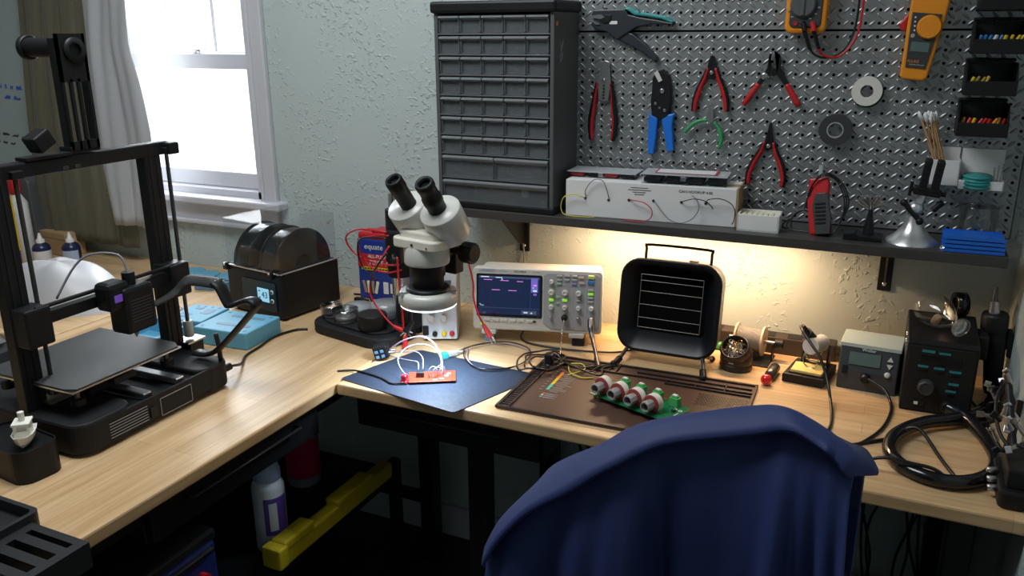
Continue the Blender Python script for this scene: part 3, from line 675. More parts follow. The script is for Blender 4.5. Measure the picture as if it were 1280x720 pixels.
MB('wlabel').box((-.030, -.0105, .008), (.018, .001, .007)).build('logo_plate', p); hook(p, -.055, .040); hook(p, .03, .030)

def pliers(name, label, cat, x, z, tilt, jawpts, armpts, gripm, innerm, sc=1., pivot=.005, jm='dsteel', off=.008, th=.012, side=1):
    """jawpts / armpts are the right half, mirrored"""
    p = peg(name, label, cat, x, z, tilt=tilt, off=off)
    for sx in (1, -1):
        b = MB(jm); plate2(b, [(sx*a*sc, c*sc) for a, c in jawpts], .006*sc, bev=.0008); b.build('jaw', p)
        b = MB(gripm)
        b.tube([(sx*a*sc, 0, c*sc) for a, c, w in armpts], 0, 8, smoothpath=4, radii=[(w*sc, th*.5*sc) for a, c, w in armpts], flat=(1, 0, 0))
        g = b.build('handle', p)
        if innerm:
            b = MB(innerm)
            b.tube([(sx*(a+side*(w*.55))*sc, .0005, c*sc) for a, c, w in armpts[:]], 0, 8, smoothpath=4, radii=[(w*.62*sc, th*.56*sc) for a, c, w in armpts], flat=(1, 0, 0)); b.build('grip_edge', g)
    MB('steel').lathe([(pivot*sc, 0), (pivot*sc, .0015), (pivot*.6*sc, .0025)], 12, axis=(0, -1, 0), ctr=(0, -.0035*sc, 0)).build('pivot', p)
    return p
# multi wire stripper (black and red handles)
p = pliers('stripping_pliers', 'steel wire stripping pliers with black handles and red inner lining', 'pliers', -.652, 1.355, R(1), [(0, .045), (.010, .042), (.014, .01), (.016, -.01), (.012, -.045), (0, -.048)],
  [(.017, -.005, .004), (.022, -.03, .005), (.026, -.06, .0065), (.030, -.09, .0065), (.030, -.115, .006), (.027, -.138, .0055)], 'black', 'red', jm='steel', th=.014, side=-1)
b = MB('ink'); [b.sphere((0, -.004, -.012-.007*k), .0028, sc=(1, .4, 1)) for k in range(5)]; [b.lathe([(.001, 0), (.001, .0006)], 8, axis=(0, -1, 0), ctr=(.007*sx, -.0032, .018+.008*k)) for sx in (-1, 1) for k in range(3)]; b.build('stripping_notch', p)
# blue crimper
p = peg('crimping_tool', 'black ratchet crimping tool with bright blue handles', 'crimping tool', -.513, 1.30)
b = MB('black'); plate2(b, [(-.022, .062), (-.014, .078), (0, .082), (.014, .07), (.020, .050), (.022, .01), (.018, -.02), (.002, -.030), (-.020, -.020), (-.024, .01), (-.022, .035)], .018, bev=.002); b.build('head', p)
b = MB('steel'); [b.lathe([(r_, 0), (r_, .002), (r_*.6, .003)], 12, axis=(0, -1, 0), ctr=(x, -.009, z_)) for x, z_, r_ in ((.002, .035, .006), (-.012, .006, .004), (.010, -.008, .004), (-.002, -.003, .003))]; b.build('rivet', p)
b = MB('lgrey'); plate2(b, [(-.018, .074), (-.010, .080), (.002, .058), (-.006, .054)], .004, y=-.010); b.build('die', p)
b = MB('blue'); plate2(b, [(-.028, -.016), (-.006, -.026), (-.008, -.06), (-.012, -.108), (-.026, -.110), (-.028, -.06)], .016, bev=.003); b.build('handle', p)
b = MB('blue'); plate2(b, [(.002, -.026), (.012, -.018), (.034, -.014), (.030, -.024), (.028, -.04), (.034, -.098), (.020, -.104), (.012, -.07)], .016, bev=.003); b.build('handle', p)
# red cutters A
pliers('flush_cutters', 'red handled flush cutters hanging above the small green cutters', 'pliers', -.404, 1.376, R(-1), [(0, .036), (.004, .036), (.009, .018), (.010, 0), (.006, -.014), (0, -.014)],
  [(.009, .010, .004), (.015, -.010, .006), (.026, -.035, .0068), (.034, -.062, .0062), (.036, -.084, .005)], 'red', 'black', jm='black')
# small green
p = peg('flush_cutters', 'small steel cutters with thin splayed green handles', 'pliers', -.401, 1.275, off=.012)
for sx in (1, -1):
    b = MB('steel'); plate2(b, [(0, .036), (sx*.003, .034), (sx*.007, .012), (sx*.008, -.004), (0, -.008)], .005, bev=.0008); b.build('jaw', p)
MB('green').tube([(-.006, 0, -.002), (-.022, 0, -.004), (-.040, 0, -.014), (-.056, 0, -.032)], 0, 8, radii=[(.0035, .004), (.0048, .005), (.0045, .005), (.0038, .005)], flat=(0, 0, 1)).build('handle', p)
MB('green').tube([(.010, 0, -.006), (.022, 0, -.022), (.028, 0, -.042), (.024, 0, -.064)], 0, 8, radii=[(.0035, .004), (.0048, .005), (.0045, .005), (.0038, .005)], flat=(1, 0, 0)).build('handle', p)
MB('steel').tube([(.006, 0, -.004), (.014, 0, .004), (.022, 0, .006)], .001, 6).build('spring', p)
# C: angle strippers, black with red ends
p = peg('wire_cutters', 'black wire cutters spread open with bright red dipped ends', 'wire cutters', -.272, 1.375)
for sx in (1, -1):
    b = MB('black'); plate2(b, [(0, .012), (sx*.004, .012), (sx*.010, .040), (sx*.004, .044) if sx > 0 else (sx*.006, .044), (sx*.012, .038), (sx*.014, .012), (sx*.034, -.020), (sx*.028, -.027), (sx*.008, -.002), (0, -.004)], .007, bev=.001); b.build('jaw', p)
    MB('redh' if 'redh' in M else 'red').tube([(sx*.029, 0, -.021), (sx*.040, 0, -.038), (sx*.058, 0, -.066)], 0, 8, radii=[(.006, .006), (.0065, .007), (.006, .006)], flat=(1, 0, 0), smoothpath=3).build('handle', p)
MB('steel').lathe([(.008, 0), (.008, .002), (.004, .003)], 16, axis=(0, -1, 0), ctr=(-.018, -.0035, -.004)).build('adjuster', p)
# D: long nose
pliers('needle_nose_pliers', 'fine needle nose pliers with red and black handles, hung lowest', 'pliers', -.270, 1.222, R(1), [(.0005, .052), (.003, .048), (.005, .03), (.009, .012), (.009, -.004), (0, -.012)],
  [(.010, .008, .004), (.016, -.012, .006), (.028, -.036, .0068), (.037, -.064, .0062), (.037, -.088, .005)], 'red', 'black', jm='black')

# multimeter
p = thing('multimeter', 'orange and black multimeter hanging at the top edge of pegboard', 'multimeter', (-.2135, YP-.022, 1.5), rot=(0, R(1), 0))
b = MB('orange'); plate2(b, rrect(.080, .17, .014, cy=.043), .042, bev=.006); b.build('holster', p)
b = MB('char'); plate2(b, rrect(.062, .154, .010, cy=.046), .010, y=-.019, bev=.002); b.build('face', p)
MB('dgrey').lathe([(.026, 0), (.025, .006), (.022, .009)], 28, axis=(0, -1, 0), ctr=(-.006, -.023, .014)).box((-.006, -.033, .014), (.008, .004, .044), bev=.002).build('dial', p)
b = MB('marker'); [b.box((-.006+.031*math.cos(R(a)), -.0245, .014+.031*math.sin(R(a))), (.005, .0006, .0025)) for a in (-60, -35, -10, 200, 230)]; b.box((.0, -.0245, -.026), (.012, .0006, .002)); b.build('printed_marks', p)
for x, m_ in ((-.018, 'red'), (-.002, 'black'), (.016, 'red')): MB(m_).lathe([(.0045, 0), (.0045, .0014), (.003, .0014), (.003, .0005)], 14, axis=(0, -1, 0), ctr=(x, -.0245, -.022)).build('jack', p)
MB('lcd').box((-.004, -.0245, .082), (.048, .001, .026)).build('display', p)
for nm, m_, e, x in (('black test lead plugged into orange multimeter', 'wireb', 0, -.2155), ('red test lead plugged into orange multimeter', 'wirer', 1, -.1975)):
    t_ = thing('test_lead', label := nm, 'test lead', (x, YP-.052, 1.462))
    MB('black' if not e else 'red').cyl((0, 0, .016), (.004, -.004, 0), .0055, .0045).cyl((.004, -.004, 0), (.016, .006, -.034), .0042, .0035, m='black').build('plug', t_)
    if e: MB('red').cyl((.016, .006, -.034), (.020, .010, -.043), .0040, .003).build('strain_relief', t_)
    pts = [(.016, .006, -.034), (.026, .014, -.046), (.045, .018, -.052), (.068, .020, -.046), (.088, .022, -.024), (.098, .024, .01), (.100, .024, .06), (.098, .024, .12)] if not e else [(.020, .010, -.043), (.03, .014, -.049), (.048, .018, -.051), (.064, .020, -.042), (.080, .022, -.020), (.088, .024, .01), (.090, .024, .06), (.092, .024, .12)]
    MB(m_).tube(pts, .0022, 8).build('cable', t_)
# clamp meter
p = thing('clamp_meter', 'orange clamp meter with round orange dial hanging upside down', 'clamp meter', (.004, YP-.020, 1.44), rot=(0, R(5), 0))
b = MB('orange'); plate2(b, [(-.024, -.066), (-.018, -.071), (.020, -.071), (.026, -.066), (.030, -.02), (.034, .03), (.036, .085), (.030, .10), (-.026, .10), (-.032, .085), (-.030, .03), (-.026, -.02)], .034, bev=.004); b.build('body', p)
b = MB('char'); plate2(b, [(-.017, -.048), (.019, -.048), (.025, .01), (.027, .055), (-.025, .055), (-.022, .01)], .006, y=-.017, bev=.001); b.build('face', p)
MB('orange').lathe([(.0225, 0), (.0225, .006), (.020, .009)], 28, axis=(0, -1, 0), ctr=(.010, -.019, .030)).build('dial', p)
MB('lcd').box((.001, -.0205, -.008), (.033, .001, .018)).build('display', p)
b = MB('marker'); b.text('FLUKE', .0075, fr(-.005, -.0203, -.036), 'orange', .0002).text('TRUE RMS CLAMP METER', .0024, fr(.002, -.0203, -.042), 'wlabel', .0001)
[b.box((-.018+.001*k, -.0203, .046-.008*k), (.003, .0006, .003), 'wlabel') for k in range(4)]; b.lathe([(.004, 0), (.004, .001)], 12, 'grey', axis=(0, -1, 0), ctr=(-.016, -.0203, .012)); b.build('printed_marks', p)
b = MB('red'); plate2(b, [(-.030, .056), (-.030, .018), (-.040, .020), (-.045, .032)], .020, bev=.003); b.build('trigger', p)
b = MB('red'); b.tube([(-.028, 0, .095), (-.034, 0, .13), (-.02, 0, .16), (.008, 0, .168), (.03, 0, .155), (.036, 0, .13), (.03, 0, .095)], .008, 8, 'char'); b.build('clamp_jaw', p)

# tapes
p = thing('tape_roll', 'roll of white tape hanging on the pegboard', 'tape', (-.083, YP-.002, 1.344), group=None)
b = MB('ferr').lathe([(.0125, 0), (.0125, .018), (.0295, .018), (.0295, 0), (.0125, 0)], 36, axis=(0, -1, 0), cap=False, smooth=False); b.build('tape', p)
M['gd'] = mat('dark_green_tape', (.01, .06, .03), .4)
MB('gd').lathe([(.014, -.0), (.031, -.0), (.031, .003), (.014, .003)], 36, axis=(0, -1, 0), cap=False, ctr=(.001, 0, -.003)).build('backing', p, label='dark green strip of tape'); hook(p, .0, .009)
p = thing('tape_roll', 'roll of black electrical tape with a pale core on the pegboard', 'tape', (-.136, YP-.002, 1.263))
MB('char').lathe([(.0165, 0), (.0165, .018), (.033, .018), (.033, 0), (.0165, 0)], 36, axis=(0, -1, 0), cap=False, smooth=False).build('tape', p)
MB('kraft').lathe([(.0145, -.0), (.0145, .0185), (.0168, .0185), (.0168, 0)], 30, 'marker', axis=(0, -1, 0), cap=False, smooth=False).build('core', p); hook(p, 0, .012)

# black bins in a column, each its own
bl = ['small black bin at the very top right, cut by the frame', 'black bin with yellow and blue parts, third from the bottom', 'black bin, second from the bottom of the column', 'bottom black bin of the column, holding red and yellow parts']
for k, z0 in enumerate((1.497, 1.421, 1.346, 1.270)):
    xc = (.137, .135, .132, .129)[k]
    MB_f = 0; t_ = thing('storage_bin', bl[k], 'bin', (xc, YP, z0), group='black bins on the pegboard')
    b = MB('black'); w_ = .086; d_ = .105; h_ = .058
    prof = [(0, 0), (-d_*.92, 0), (-d_, .018), (-d_-.004, .026), (-d_+.002, .026), (-d_*.62, h_), (0, h_)]
    side = Matrix(((0, 0, 1, 0), (1, 0, 0, 0), (0, 1, 0, 0), (0, 0, 0, 1)))
    b.prism(prof, .003, X=Tr(-w_/2, 0, 0) @ side).prism(prof, .003, X=Tr(w_/2-.003, 0, 0) @ side)
    b.box((0, -d_*.48, .0015), (w_, d_*.92, .003)).box((0, -d_-.001, .0135), (w_, .004, .026), bev=.0015).box((0, -.002, h_/2), (w_, .004, h_)).box((0, -.006, h_+.004), (w_, .012, .006), bev=.002); b.build('bin', t_)
    rnd = random.Random(20+k)
    if k == 0: continue
    for q in range(9 if k != 2 else 4):
        m_ = rnd.choice([['yellow', 'kblue', 'wlabel', 'yellow'], ['gold', 'yellow', 'kraft', 'gold'], ['red', 'orange', 'yellow', 'red']][k-1])
        x_, y_ = -.034+.0085*q, -.085+rnd.uniform(-.008, .02)
        MB(m_).cyl((x_, y_, .018), (x_+rnd.uniform(.003, .008), y_+rnd.uniform(-.005, .005), .033), .0042, .0030, 8).box((x_, y_, .012), (.007, .006, .020)).build('electronic_part', t_)

# white pegboard trays, swabs, flux pens
t_ = thing('peg_tray', 'white tall tray on pegboard holding the cotton swabs', 'tray', (.080, YP, 1.165))
b = MB('white'); w_, d_, h_ = .048, .040, .050
b.box((0, -d_/2, .0015), (w_, d_, .003)).box((0, -d_, h_/2), (w_, .003, h_), bev=.001).box((-w_/2, -d_/2, h_/2), (.003, d_, h_)).box((w_/2, -d_/2, h_/2), (.003, d_, h_)).box((0, -.0015, .036), (w_, .003, .072)); b.build('tray', t_)
t_ = thing('peg_tray', 'low white tray with teal spools beside the cotton swab tray', 'tray', (.146, YP, 1.160))
b = MB('white'); w_, d_, h_ = .076, .042, .018
b.box((0, -d_/2, .0015), (w_, d_, .003)).box((0, -d_, h_/2), (w_, .003, h_), bev=.001).box((-w_/2, -d_/2, h_/2), (.003, d_, h_)).box((w_/2, -d_/2, h_/2), (.003, d_, h_)).box((0, -.0015, .038), (w_, .003, .076)); b.build('tray', t_)
for k in range(2):
    b = MB('tealt' if 'tealt' in M else 'teal').lathe([(.0, 0), (.026, 0), (.027, .003), (.024, .005), (.024, .007), (.027, .009), (.026, .012), (0, .012)], 26, X=Rx(R(4)))
    tag(b.build('teal_spool', loc=(.139, YP-.031+.002*k, 1.1632+.0126*k)), ('lower' if k == 0 else 'upper')+' flat teal spool of solder wick in the white tray', 'spool')
for k in range(3):
    tag(MB('steel').cyl((0, 0, 0), (.003*(k-1), .004, .040+.004*k), .0014, n=8).sphere((0, 0, .002), .0016).build('drill_bit', loc=(.170+.0042*k, YP-.026, 1.1632)), 'thin metal bit standing at the right end of low tray', 'drill bit', group='metal bits in the low tray')
rnd = random.Random(5)
for k in range(16):
    sw = thing('cotton_swab', 'long wooden cotton swab fanned out of the tall white tray', 'cotton swab', (.080+rnd.uniform(-.012, .012), YP-.020+rnd.uniform(-.010, .010), 1.169), group='cotton swabs in the white tray')
    tx = .030-.050*(k/15)+rnd.uniform(-.004, .004); d0 = Vector((-.048+tx*.6-(sw.location.x-.08), -.004+rnd.uniform(-.012, .012)*.6, .128+rnd.uniform(-.006, .004)))
    MB('swabstick').cyl((0, 0, 0), d0, .0012, n=6).build('stick', sw)
    MB('swab').lathe([(.0012, 0), (.0030, .004), (.0032, .011), (.0018, .016), (0, .017)], 8, axis=d0.normalized(), ctr=d0*.95, cap=False).build('cotton_tip', sw)

# ================================================================== BENCH BELOW THE SHELF
# ---- black rubber mat under the microscope
A_, B_, C_, D_ = Vector((-1.046, 1.357)), Vector((-.976, 1.575)), Vector((-.655, 1.551)), Vector((-.74, 1.309))
def quadpts(ps, r=.012, n=4):
    out = []; N = len(ps)
    for i in range(N):
        p0, p1, p2 = ps[i-1], ps[i], ps[(i+1) % N]; a = p1+(p0-p1).normalized()*r; c = p1+(p2-p1).normalized()*r
        for k in range(n+1):
            t = k/n; q = a*(1-t)**2+p1*2*t*(1-t)+c*t*t; out.append((q.x, q.y))
    return out
ctr = (A_+B_+C_+D_)/4
b = MB('mat1').prism([(x-ctr.x, y-ctr.y) for x, y in quadpts([A_, D_, C_, B_])], .0016)
o = b.build('work_mat', loc=(ctr.x, ctr.y, T+.0003)); tag(o, 'thin black rubber mat under the microscope, overhanging the front edge', 'mat')

# ---- brown silicone soldering mat
sm = thing('soldering_mat', 'dark brown silicone soldering mat with raised rim and compartments', 'mat', (-.677, 1.364, T+.0002), R(1.4))
MW, MH = .468, .302
b = MB('brown').prism(rrect(MW, MH, .006, cx=MW/2, cy=MH/2), .003); b.build('sheet', sm)
b = MB('brownd')
for (x, y, w_, h_) in ((MW/2, .003, MW, .006), (MW/2, MH-.003, MW, .006), (.003, MH/2, .006, MH), (MW-.003, MH/2, .006, MH), (MW/2, MH-.048, MW-.01, .0035), (.026, MH*.42, .0035, MH*.82), (MW*.33, MH-.026, .004, .045), (MW*.365, MH-.026, .004, .045), (MW*.18, MH-.026, MW*.33, .0035), (MW*.72, MH-.028, MW*.52, .003), (MW*.80, MH-.063, MW*.38, .003), (MW*.61, MH-.056, .003, .018), (MW*.74, MH-.056, .003, .018), (MW*.87, MH-.040, .003, .045)):
    b.box((x, y, .0045), (w_, h_, .005), bev=.0008)
b.build('rim', sm)
b = MB('brownd')
for k in range(24): b.box((.015, .02+.0098*k, .0036), (.016, .0045, .0025))
b.build('comb_slots', sm)
b = MB('brownd'); vs = []
for i in range(16):
    for j in range(9): b.lathe([(.0022, 0), (.0022, .0006)], 6, ctr=(MW-.105+.0062*i+(.003 if j % 2 else 0), MH-.135+.0066*j, .003), smooth=False)
o = b.build('bit_holes', sm)
b = MB('teal'); cs = [('green', .0, .030), ('teal', .018, .020), ('yellow', .036, .036), ('orange', .066, .026), ('red', .090, .012)]
for m_, y0, L in (('tealm', 0, .030), ('yellow', .030, .034), ('orange', .064, .026), ('pinkm', .090, .010)):
    if m_ == 'tealm': M['tealm'] = mat('mint_print', (.08, .45, .30), .5)
    if m_ == 'pinkm': M['pinkm'] = mat('coral_print', (.70, .12, .10), .5)
    b.box((.066, .118+y0+L/2, .0031), (.0065, L, .0006), m_)
for k in range(16):
    b.box((.082+(.004*(k % 3)), .112+.0072*k, .0031), (.018+.006*((k*7) % 4), .0011, .0005), 'marker')
    if k % 2 == 0: b.box((.052, .116+.0072*k, .0031), (.006, .0011, .0005), 'marker')
for k, m_ in enumerate(('pinkm', 'kyel', 'tealm')): b.box((.066, .098-.0085*k, .0031), (.005, .004, .0006), m_); b.box((.084, .0985-.0085*k, .0031), (.026, .0011, .0005), 'marker'); b.box((.080, .0960-.0085*k, .0031), (.018, .0011, .0005), 'marker')
b.build('printed_scale', sm)

# ---- green board with four ring cores
gb = thing('circuit_board', 'green circuit board carrying four ring cores on grey tubes', 'circuit board', (-.42, 1.478, T+.0035), R(-20))
MB('pcbg').box((0, .007, .010), (.190, .080, .0018), bev=.0005).build('board', gb)
MB('lgrey').box((0, 0, .0105), (.1885, .0645, .0021)).build('solder_mask', gb) if False else None
for x in (-.085, .085):
    for y in (-.026, .026): MB('brass').cyl((x, y, 0), (x, y, .010), .003, n=6).build('standoff', gb)
b = MB('wlabel')
for x in (.074, .086):
    for y in (-.024, .024): b.lathe([(.0022, 0), (.0042, 0), (.0042, .0003), (.0022, .0003)], 14, ctr=(x if y < 0 else x, y, .0110), cap=False) if x > .08 or y > 0 else None
[b.box((.0885, -.012+.004*q, .0111), (.002, .0028, .0003)) for q in range(7)]; b.build('silkscreen', gb)
for k in range(4):
    x = -.073+.0405*k; y0 = -.030
    h_ = MB('ferr').lathe([(.0085, 0), (.0165, 0), (.0180, .0015), (.0180, .015), (.0165, .0165), (.0085, .0165)], 30, axis=(0, 1, 0), ctr=(x, y0+.010, .0290), cap=False).build('ring_core', gb)
    MB('rust').lathe([(.0105, -.001), (.0160, -.001), (.0178, .0005)], 30, axis=(0, 1, 0), ctr=(x, y0+.0095, .029), cap=False).build('red_face', h_)
    t_ = MB('greytube').lathe([(.0085, 0), (.0105, 0), (.0105, .036), (.0085, .036), (.0085, 0)], 8, axis=(0, 1, 0), ctr=(x, y0-.012, .029), cap=False, smooth=False); t_.build('tube', gb)
    MB('ink').cyl((x, y0+.010, .029), (x, y0+.012, .029), .0085, n=8).build('tube_core', gb)
    g = MB('greent').box((x+.016, .037, .020), (.019, .014, .018), bev=.001).box((x+.016, .037, .030), (.014, .009, .005), bev=.001).build('terminal_block', gb)
    MB('wlabel').box((x+.016, .037, .0335), (.010, .007, .0022), bev=.0006).build('terminal_top', g)
    MB('char').box((x+.030, .012, .014), (.006, .008, .006), bev=.0006).build('component', gb)

# ---- red board with jumper wires
rb = thing('circuit_board', 'small bright red circuit board under the microscope ring light', 'circuit board', (-.862, 1.437, T+.0022), R(30))
MB('pcbr').box((0, 0, .005), (.100, .056, .0016), bev=.0005, rot=(0, 0, 0)).build('board', rb)
MB('black').box((-.026, .0, .0115), (.017, .011, .0115), bev=.001).build('chip', rb)
for (x, y) in ((.02, -.016), (.035, .010), (.006, -.02), (.03, -.002)): MB('wlabel').box((x, y, .0065), (.009, .003, .0018), bev=.0005).build('component', rb)
for k, (x, y) in enumerate(((-.006, -.006), (.004, -.010), (.010, .0))):
    b = MB('wirew').tube([(x, y, .006), (x-.001, y, .022), (x+.008, y+.002, .030), (x+.017, y+.003, .022), (x+.017, y+.003, .006)], .0011, 6); b.build('jumper', rb)
for k in range(5): MB('steel').cyl((-.008+.006*k, -.012+.003*k, .006), (-.008+.006*k, -.012+.003*k, .018), .0010, n=6).build('pin', rb)
MB('redgl').box((0, 0, .011), (.014, .012, .022), bev=.002).cyl((0, 0, .016), (.004, .006, .018), .003)
tag(MB('redgl').box((0, 0, .010), (.013, .012, .020), bev=.003).box((0, 0, .004), (.017, .015, .006), bev=.002).build('plug', loc=(-.9035, 1.392, T+.0022)), 'small translucent red plug at the left tip of the red board', 'plug')
def cable(pts, r, m, name, label, cat='cable', n=8, sm=6, rad=None):
    o = MB(m).tube(pts, r, n, smoothpath=sm, radii=rad).build(name, base=True); return tag(o, label, cat)
cable([(-.902, 1.398, .768), (-.925, 1.41, .778), (-.942, 1.43, .790), (-.935, 1.455, .806), (-.91, 1.47, .813), (-.885, 1.478, .808), (-.868, 1.48, .79), (-.862, 1.476, .772), (-.862, 1.470, .759)], .0013, 'wirew', 'jumper_wire', 'thin white wire arching from red plug to the red board')
cable([(-1.012, 1.500, .768), (-1.00, 1.50, .782), (-.965, 1.50, .805), (-.925, 1.50, .818), (-.89, 1.49, .814), (-.862, 1.475, .793), (-.850, 1.460, .770), (-.848, 1.455, .759)], .0020, 'pinkw', 'jumper_wire', 'thick pale pink wire arching from black plug to the red board')
cable([(-1.000, 1.488, .764), (-.97, 1.475, .768), (-.93, 1.465, .772), (-.905, 1.45, .778), (-.896, 1.437, .768)], .0012, 'wireg', 'jumper_wire', 'lower dark wire from black plug to the chip of red board')
cable([(-1.000, 1.500, .768), (-.965, 1.492, .778), (-.93, 1.485, .786), (-.902, 1.465, .784), (-.888, 1.442, .768)], .0012, 'wireg', 'jumper_wire', 'upper dark wire from black plug to the chip of red board')
cable([(-1.075, 1.388, .7525), (-1.04, 1.402, .7545), (-.99, 1.397, .7545), (-.955, 1.388, .7545), (-.925, 1.375, .7545), (-.902, 1.384, .757)], .0020, 'wireb', 'test_cable', 'black cable crossing the left of the black mat to the red plug')
bp_ = thing('banana_plug', 'black double plug cube lying at the left corner of black mat', 'plug', (-1.022, 1.492, T+.0005), R(25))
X = Ry(R(-14))
MB('black', Tr(0, 0, .003) @ X).box((0, 0, .018), (.034, .030, .032), bev=.004).build('body', bp_)
b = MB('bluegrey', Tr(0, 0, .003) @ X); [b.box((x, -.0155, .018+z_), (.008, .002, .007), bev=.001) for x in (-.009, .004) for z_ in (-.008, .004)]; b.build('grip_marks', bp_)
for y in (-.007, .007): MB('chrome', Tr(0, 0, .003) @ X).cyl((.016, y, .012), (.030, y, .010), .0028).build('contact', bp_)

# ---- grey connector and the pink loop cable
gc = thing('cable_connector', 'grey and teal cable connector at the back edge of black mat', 'connector', (-.888, 1.566, T+.0005), R(58))
MB('teal').box((-.016, 0, .008), (.014, .016, .014), bev=.002).build('tip', gc)
MB('grey').box((.004, 0, .008), (.028, .013, .012), bev=.003).cyl((.016, 0, .008), (.03, 0, .008), .0042, .003).build('body', gc)
lp = []
for k in range(19):
    a = R(205-20*k); lp.append((-.795+.085*math.cos(a), 1.605+.087*math.sin(a)*1.0, T+.003+.004*(k % 2)))
cable([(-.872, 1.590, .758), (-.868, 1.63, .758), (-.84, 1.668, .756), (-.80, 1.690, .754), (-.745, 1.672, .754), (-.720, 1.625, .754), (-.728, 1.565, .754), (-.765, 1.525, .756), (-.805, 1.525, .756), (-.845, 1.565, .756), (-.872, 1.62, .755)], .0016, 'pinkw', 'looped_cable', 'pink half of the loop of cable in front of oscilloscope')
cable([(-.878, 1.588, .760), (-.862, 1.635, .760), (-.835, 1.672, .758), (-.797, 1.694, .757), (-.742, 1.675, .757), (-.716, 1.624, .757), (-.724, 1.562, .757), (-.763, 1.521, .759), (-.805, 1.521, .759), (-.85, 1.56, .759), (-.878, 1.615, .758)], .0014, 'wireb', 'looped_cable', 'black half of the loop of cable in front of oscilloscope')

# ---- oscilloscope
os_ = thing('oscilloscope', 'pale grey oscilloscope with lit screen and rows of knobs', 'oscilloscope', (-.742, 1.722, T), R(15.4))
X = Tr(0, .002, .032) @ Rx(R(-5))
SW, SH, SD = .308, .150, .115
M['scopegrey'] = mat('scope_shell', (.55, .54, .50), .42); M['scopeface'] = mat('scope_panel', (.34, .345, .35), .45)
b = MB('scopegrey', X)
b.prism(rrect(SW, SH, .008, cy=SH/2), .030, bev=.003, X=Tr(0, .030, 0) @ PL, seg=3)
b.prism(rrect(SW-.014, SH-.012, .010, cy=SH/2), SD-.025, bev=.005, X=Tr(0, SD, 0) @ PL)
b.build('case', os_)
b = MB('scopeface', X); b.prism([(.016, .022), (.034, .008), (.148, .008), (.148, .138), (.142, .143), (.026, .143), (.016, .137)], .0025, bev=.001, X=Tr(0, .0005, 0) @ PL); b.build('control_panel', os_)
MB('blackgl', X).prism(rrect(.158, .104, .004, cx=-.066, cy=.084), .002, X=Tr(0, .0008, 0) @ PL).build('screen_bezel', os_)
sc_o = MB('screen', X).box((-.066, -.0016, .085), (.148, .001, .093)).build('screen', os_)
b = MB('trace', X)
for (x, z_, L) in ((-.117, .122, .020), (-.077, .121, .020), (-.040, .120, .015), (-.098, .098, .019), (-.058, .0975, .020)): b.box((x, -.0024, z_), (L, .0006, .0012), 'trace')
b.box((-.066, -.0023, .1285), (.144, .0005, .0045), 'scrdark').box((-.124, -.0026, .1290), (.020, .0005, .0022), 'scrw').box((-.106, -.0026, .1285), (.012, .0005, .002), 'scrdark').box((-.090, -.0026, .128), (.016, .0005, .0018), 'scrw').box((-.083, -.0026, .124), (.003, .0005, .002), 'scrw')
b.box((-.0055, -.0024, .112), (.016, .0006, .034), 'scrp'); b.box((-.004, -.0028, .099), (.009, .0006, .004), 'scrw').box((-.004, -.0028, .112), (.008, .0006, .003), 'trace').box((-.008, -.0028, .106), (.003, .0006, .002), 'scrw').box((-.004, -.0028, .090), (.008, .0006, .005), 'scrp')
b.box((-.066, -.0022, .0545), (.146, .0005, .0008), 'scrdark').box((-.015, -.0022, .075), (.0006, .0005, .04), 'scrdark').box((-.018, -.0026, .0455), (.036, .0006, .009), 'scrdark').box((-.026, -.0029, .0455), (.009, .0004, .003), 'scrw').box((-.012, -.0029, .0445), (.004, .0004, .003), 'scrw').box((-.136, -.0026, .062), (.002, .0005, .002), 'scrw').box((-.131, -.0026, .0595), (.008, .0005, .001), 'scrw')
b.build('display_graphics', os_)
b = MB('lgrey', X); b.text('SIGLENT', .0075, Tr(-.118, -.0004, .1435) @ FRONT, 'bluegrey', .0002).text('SDS1104X-E', .0055, Tr(-.040, -.0004, .1435) @ FRONT, 'ink', .0002).box((-.083, .0, .1435), (.026, .001, .0012), 'grey').box((-.002, .0, .1435), (.018, .001, .0012), 'grey').box((-.119, .0, .1437), (.042, .0008, .0075), 'btn'); b.build('lettering', os_)
for k in range(7): MB('lgrey', X).box((-.1385+.0205*k+(.004 if k == 0 else 0), -.001, .0245), (.007 if k == 0 else .0155, .004, .0065), bev=.0015).build('soft_key', os_)
MB('ink', X).box((-.008, -.0008, .0235), (.013, .002, .005)).build('usb_port', os_)
MB('kgreen', X).box((-.131, -.0015, .0135), (.009, .003, .006), bev=.001).build('power_button', os_)
def knob(x, z_, r, m_='knobw', L=.010, ringm=None):
    b = MB(m_, X).lathe([(r, 0), (r, L*.4), (r*.82, L), (r*.55, L), (r*.5, L-.001)], 18, axis=(0, -1, 0), ctr=(x, -.002, z_))
    if ringm: b.lathe([(r+.0012, 0), (r+.0012, .002)], 18, ringm, axis=(0, -1, 0), ctr=(x, -.002, z_))
    b.build('knob', os_)
knob(.0345, .1235, .0050); knob(.035, .098, .0068, ringm='kyel'); knob(.067, .098, .0068, ringm='kor'); knob(.099, .098, .0068)
for x, m_ in ((.035, 'kyel'), (.067, 'kor'), (.099, None), (.129, None)): knob(x, .0625 if x < .12 else .063, .0055, ringm=m_)
def key(x, z_, w_, h_, m_): MB(m_, X).box((x, -.003, z_), (w_, .0045, h_), bev=.0012).build('key', os_)
for (x, z_, m_) in ((.053, .137, 'btn'), (.071, .138, 'btn'), (.088, .138, 'btn'), (.104, .135, 'kor'), (.053, .128, 'btn'), (.071, .129, 'btn'), (.088, .129, 'btn'), (.053, .119, 'kgr2'), (.088, .120, 'kpur'), (.106, .122, 'kor')): key(x, z_, .0125, .0055, m_)
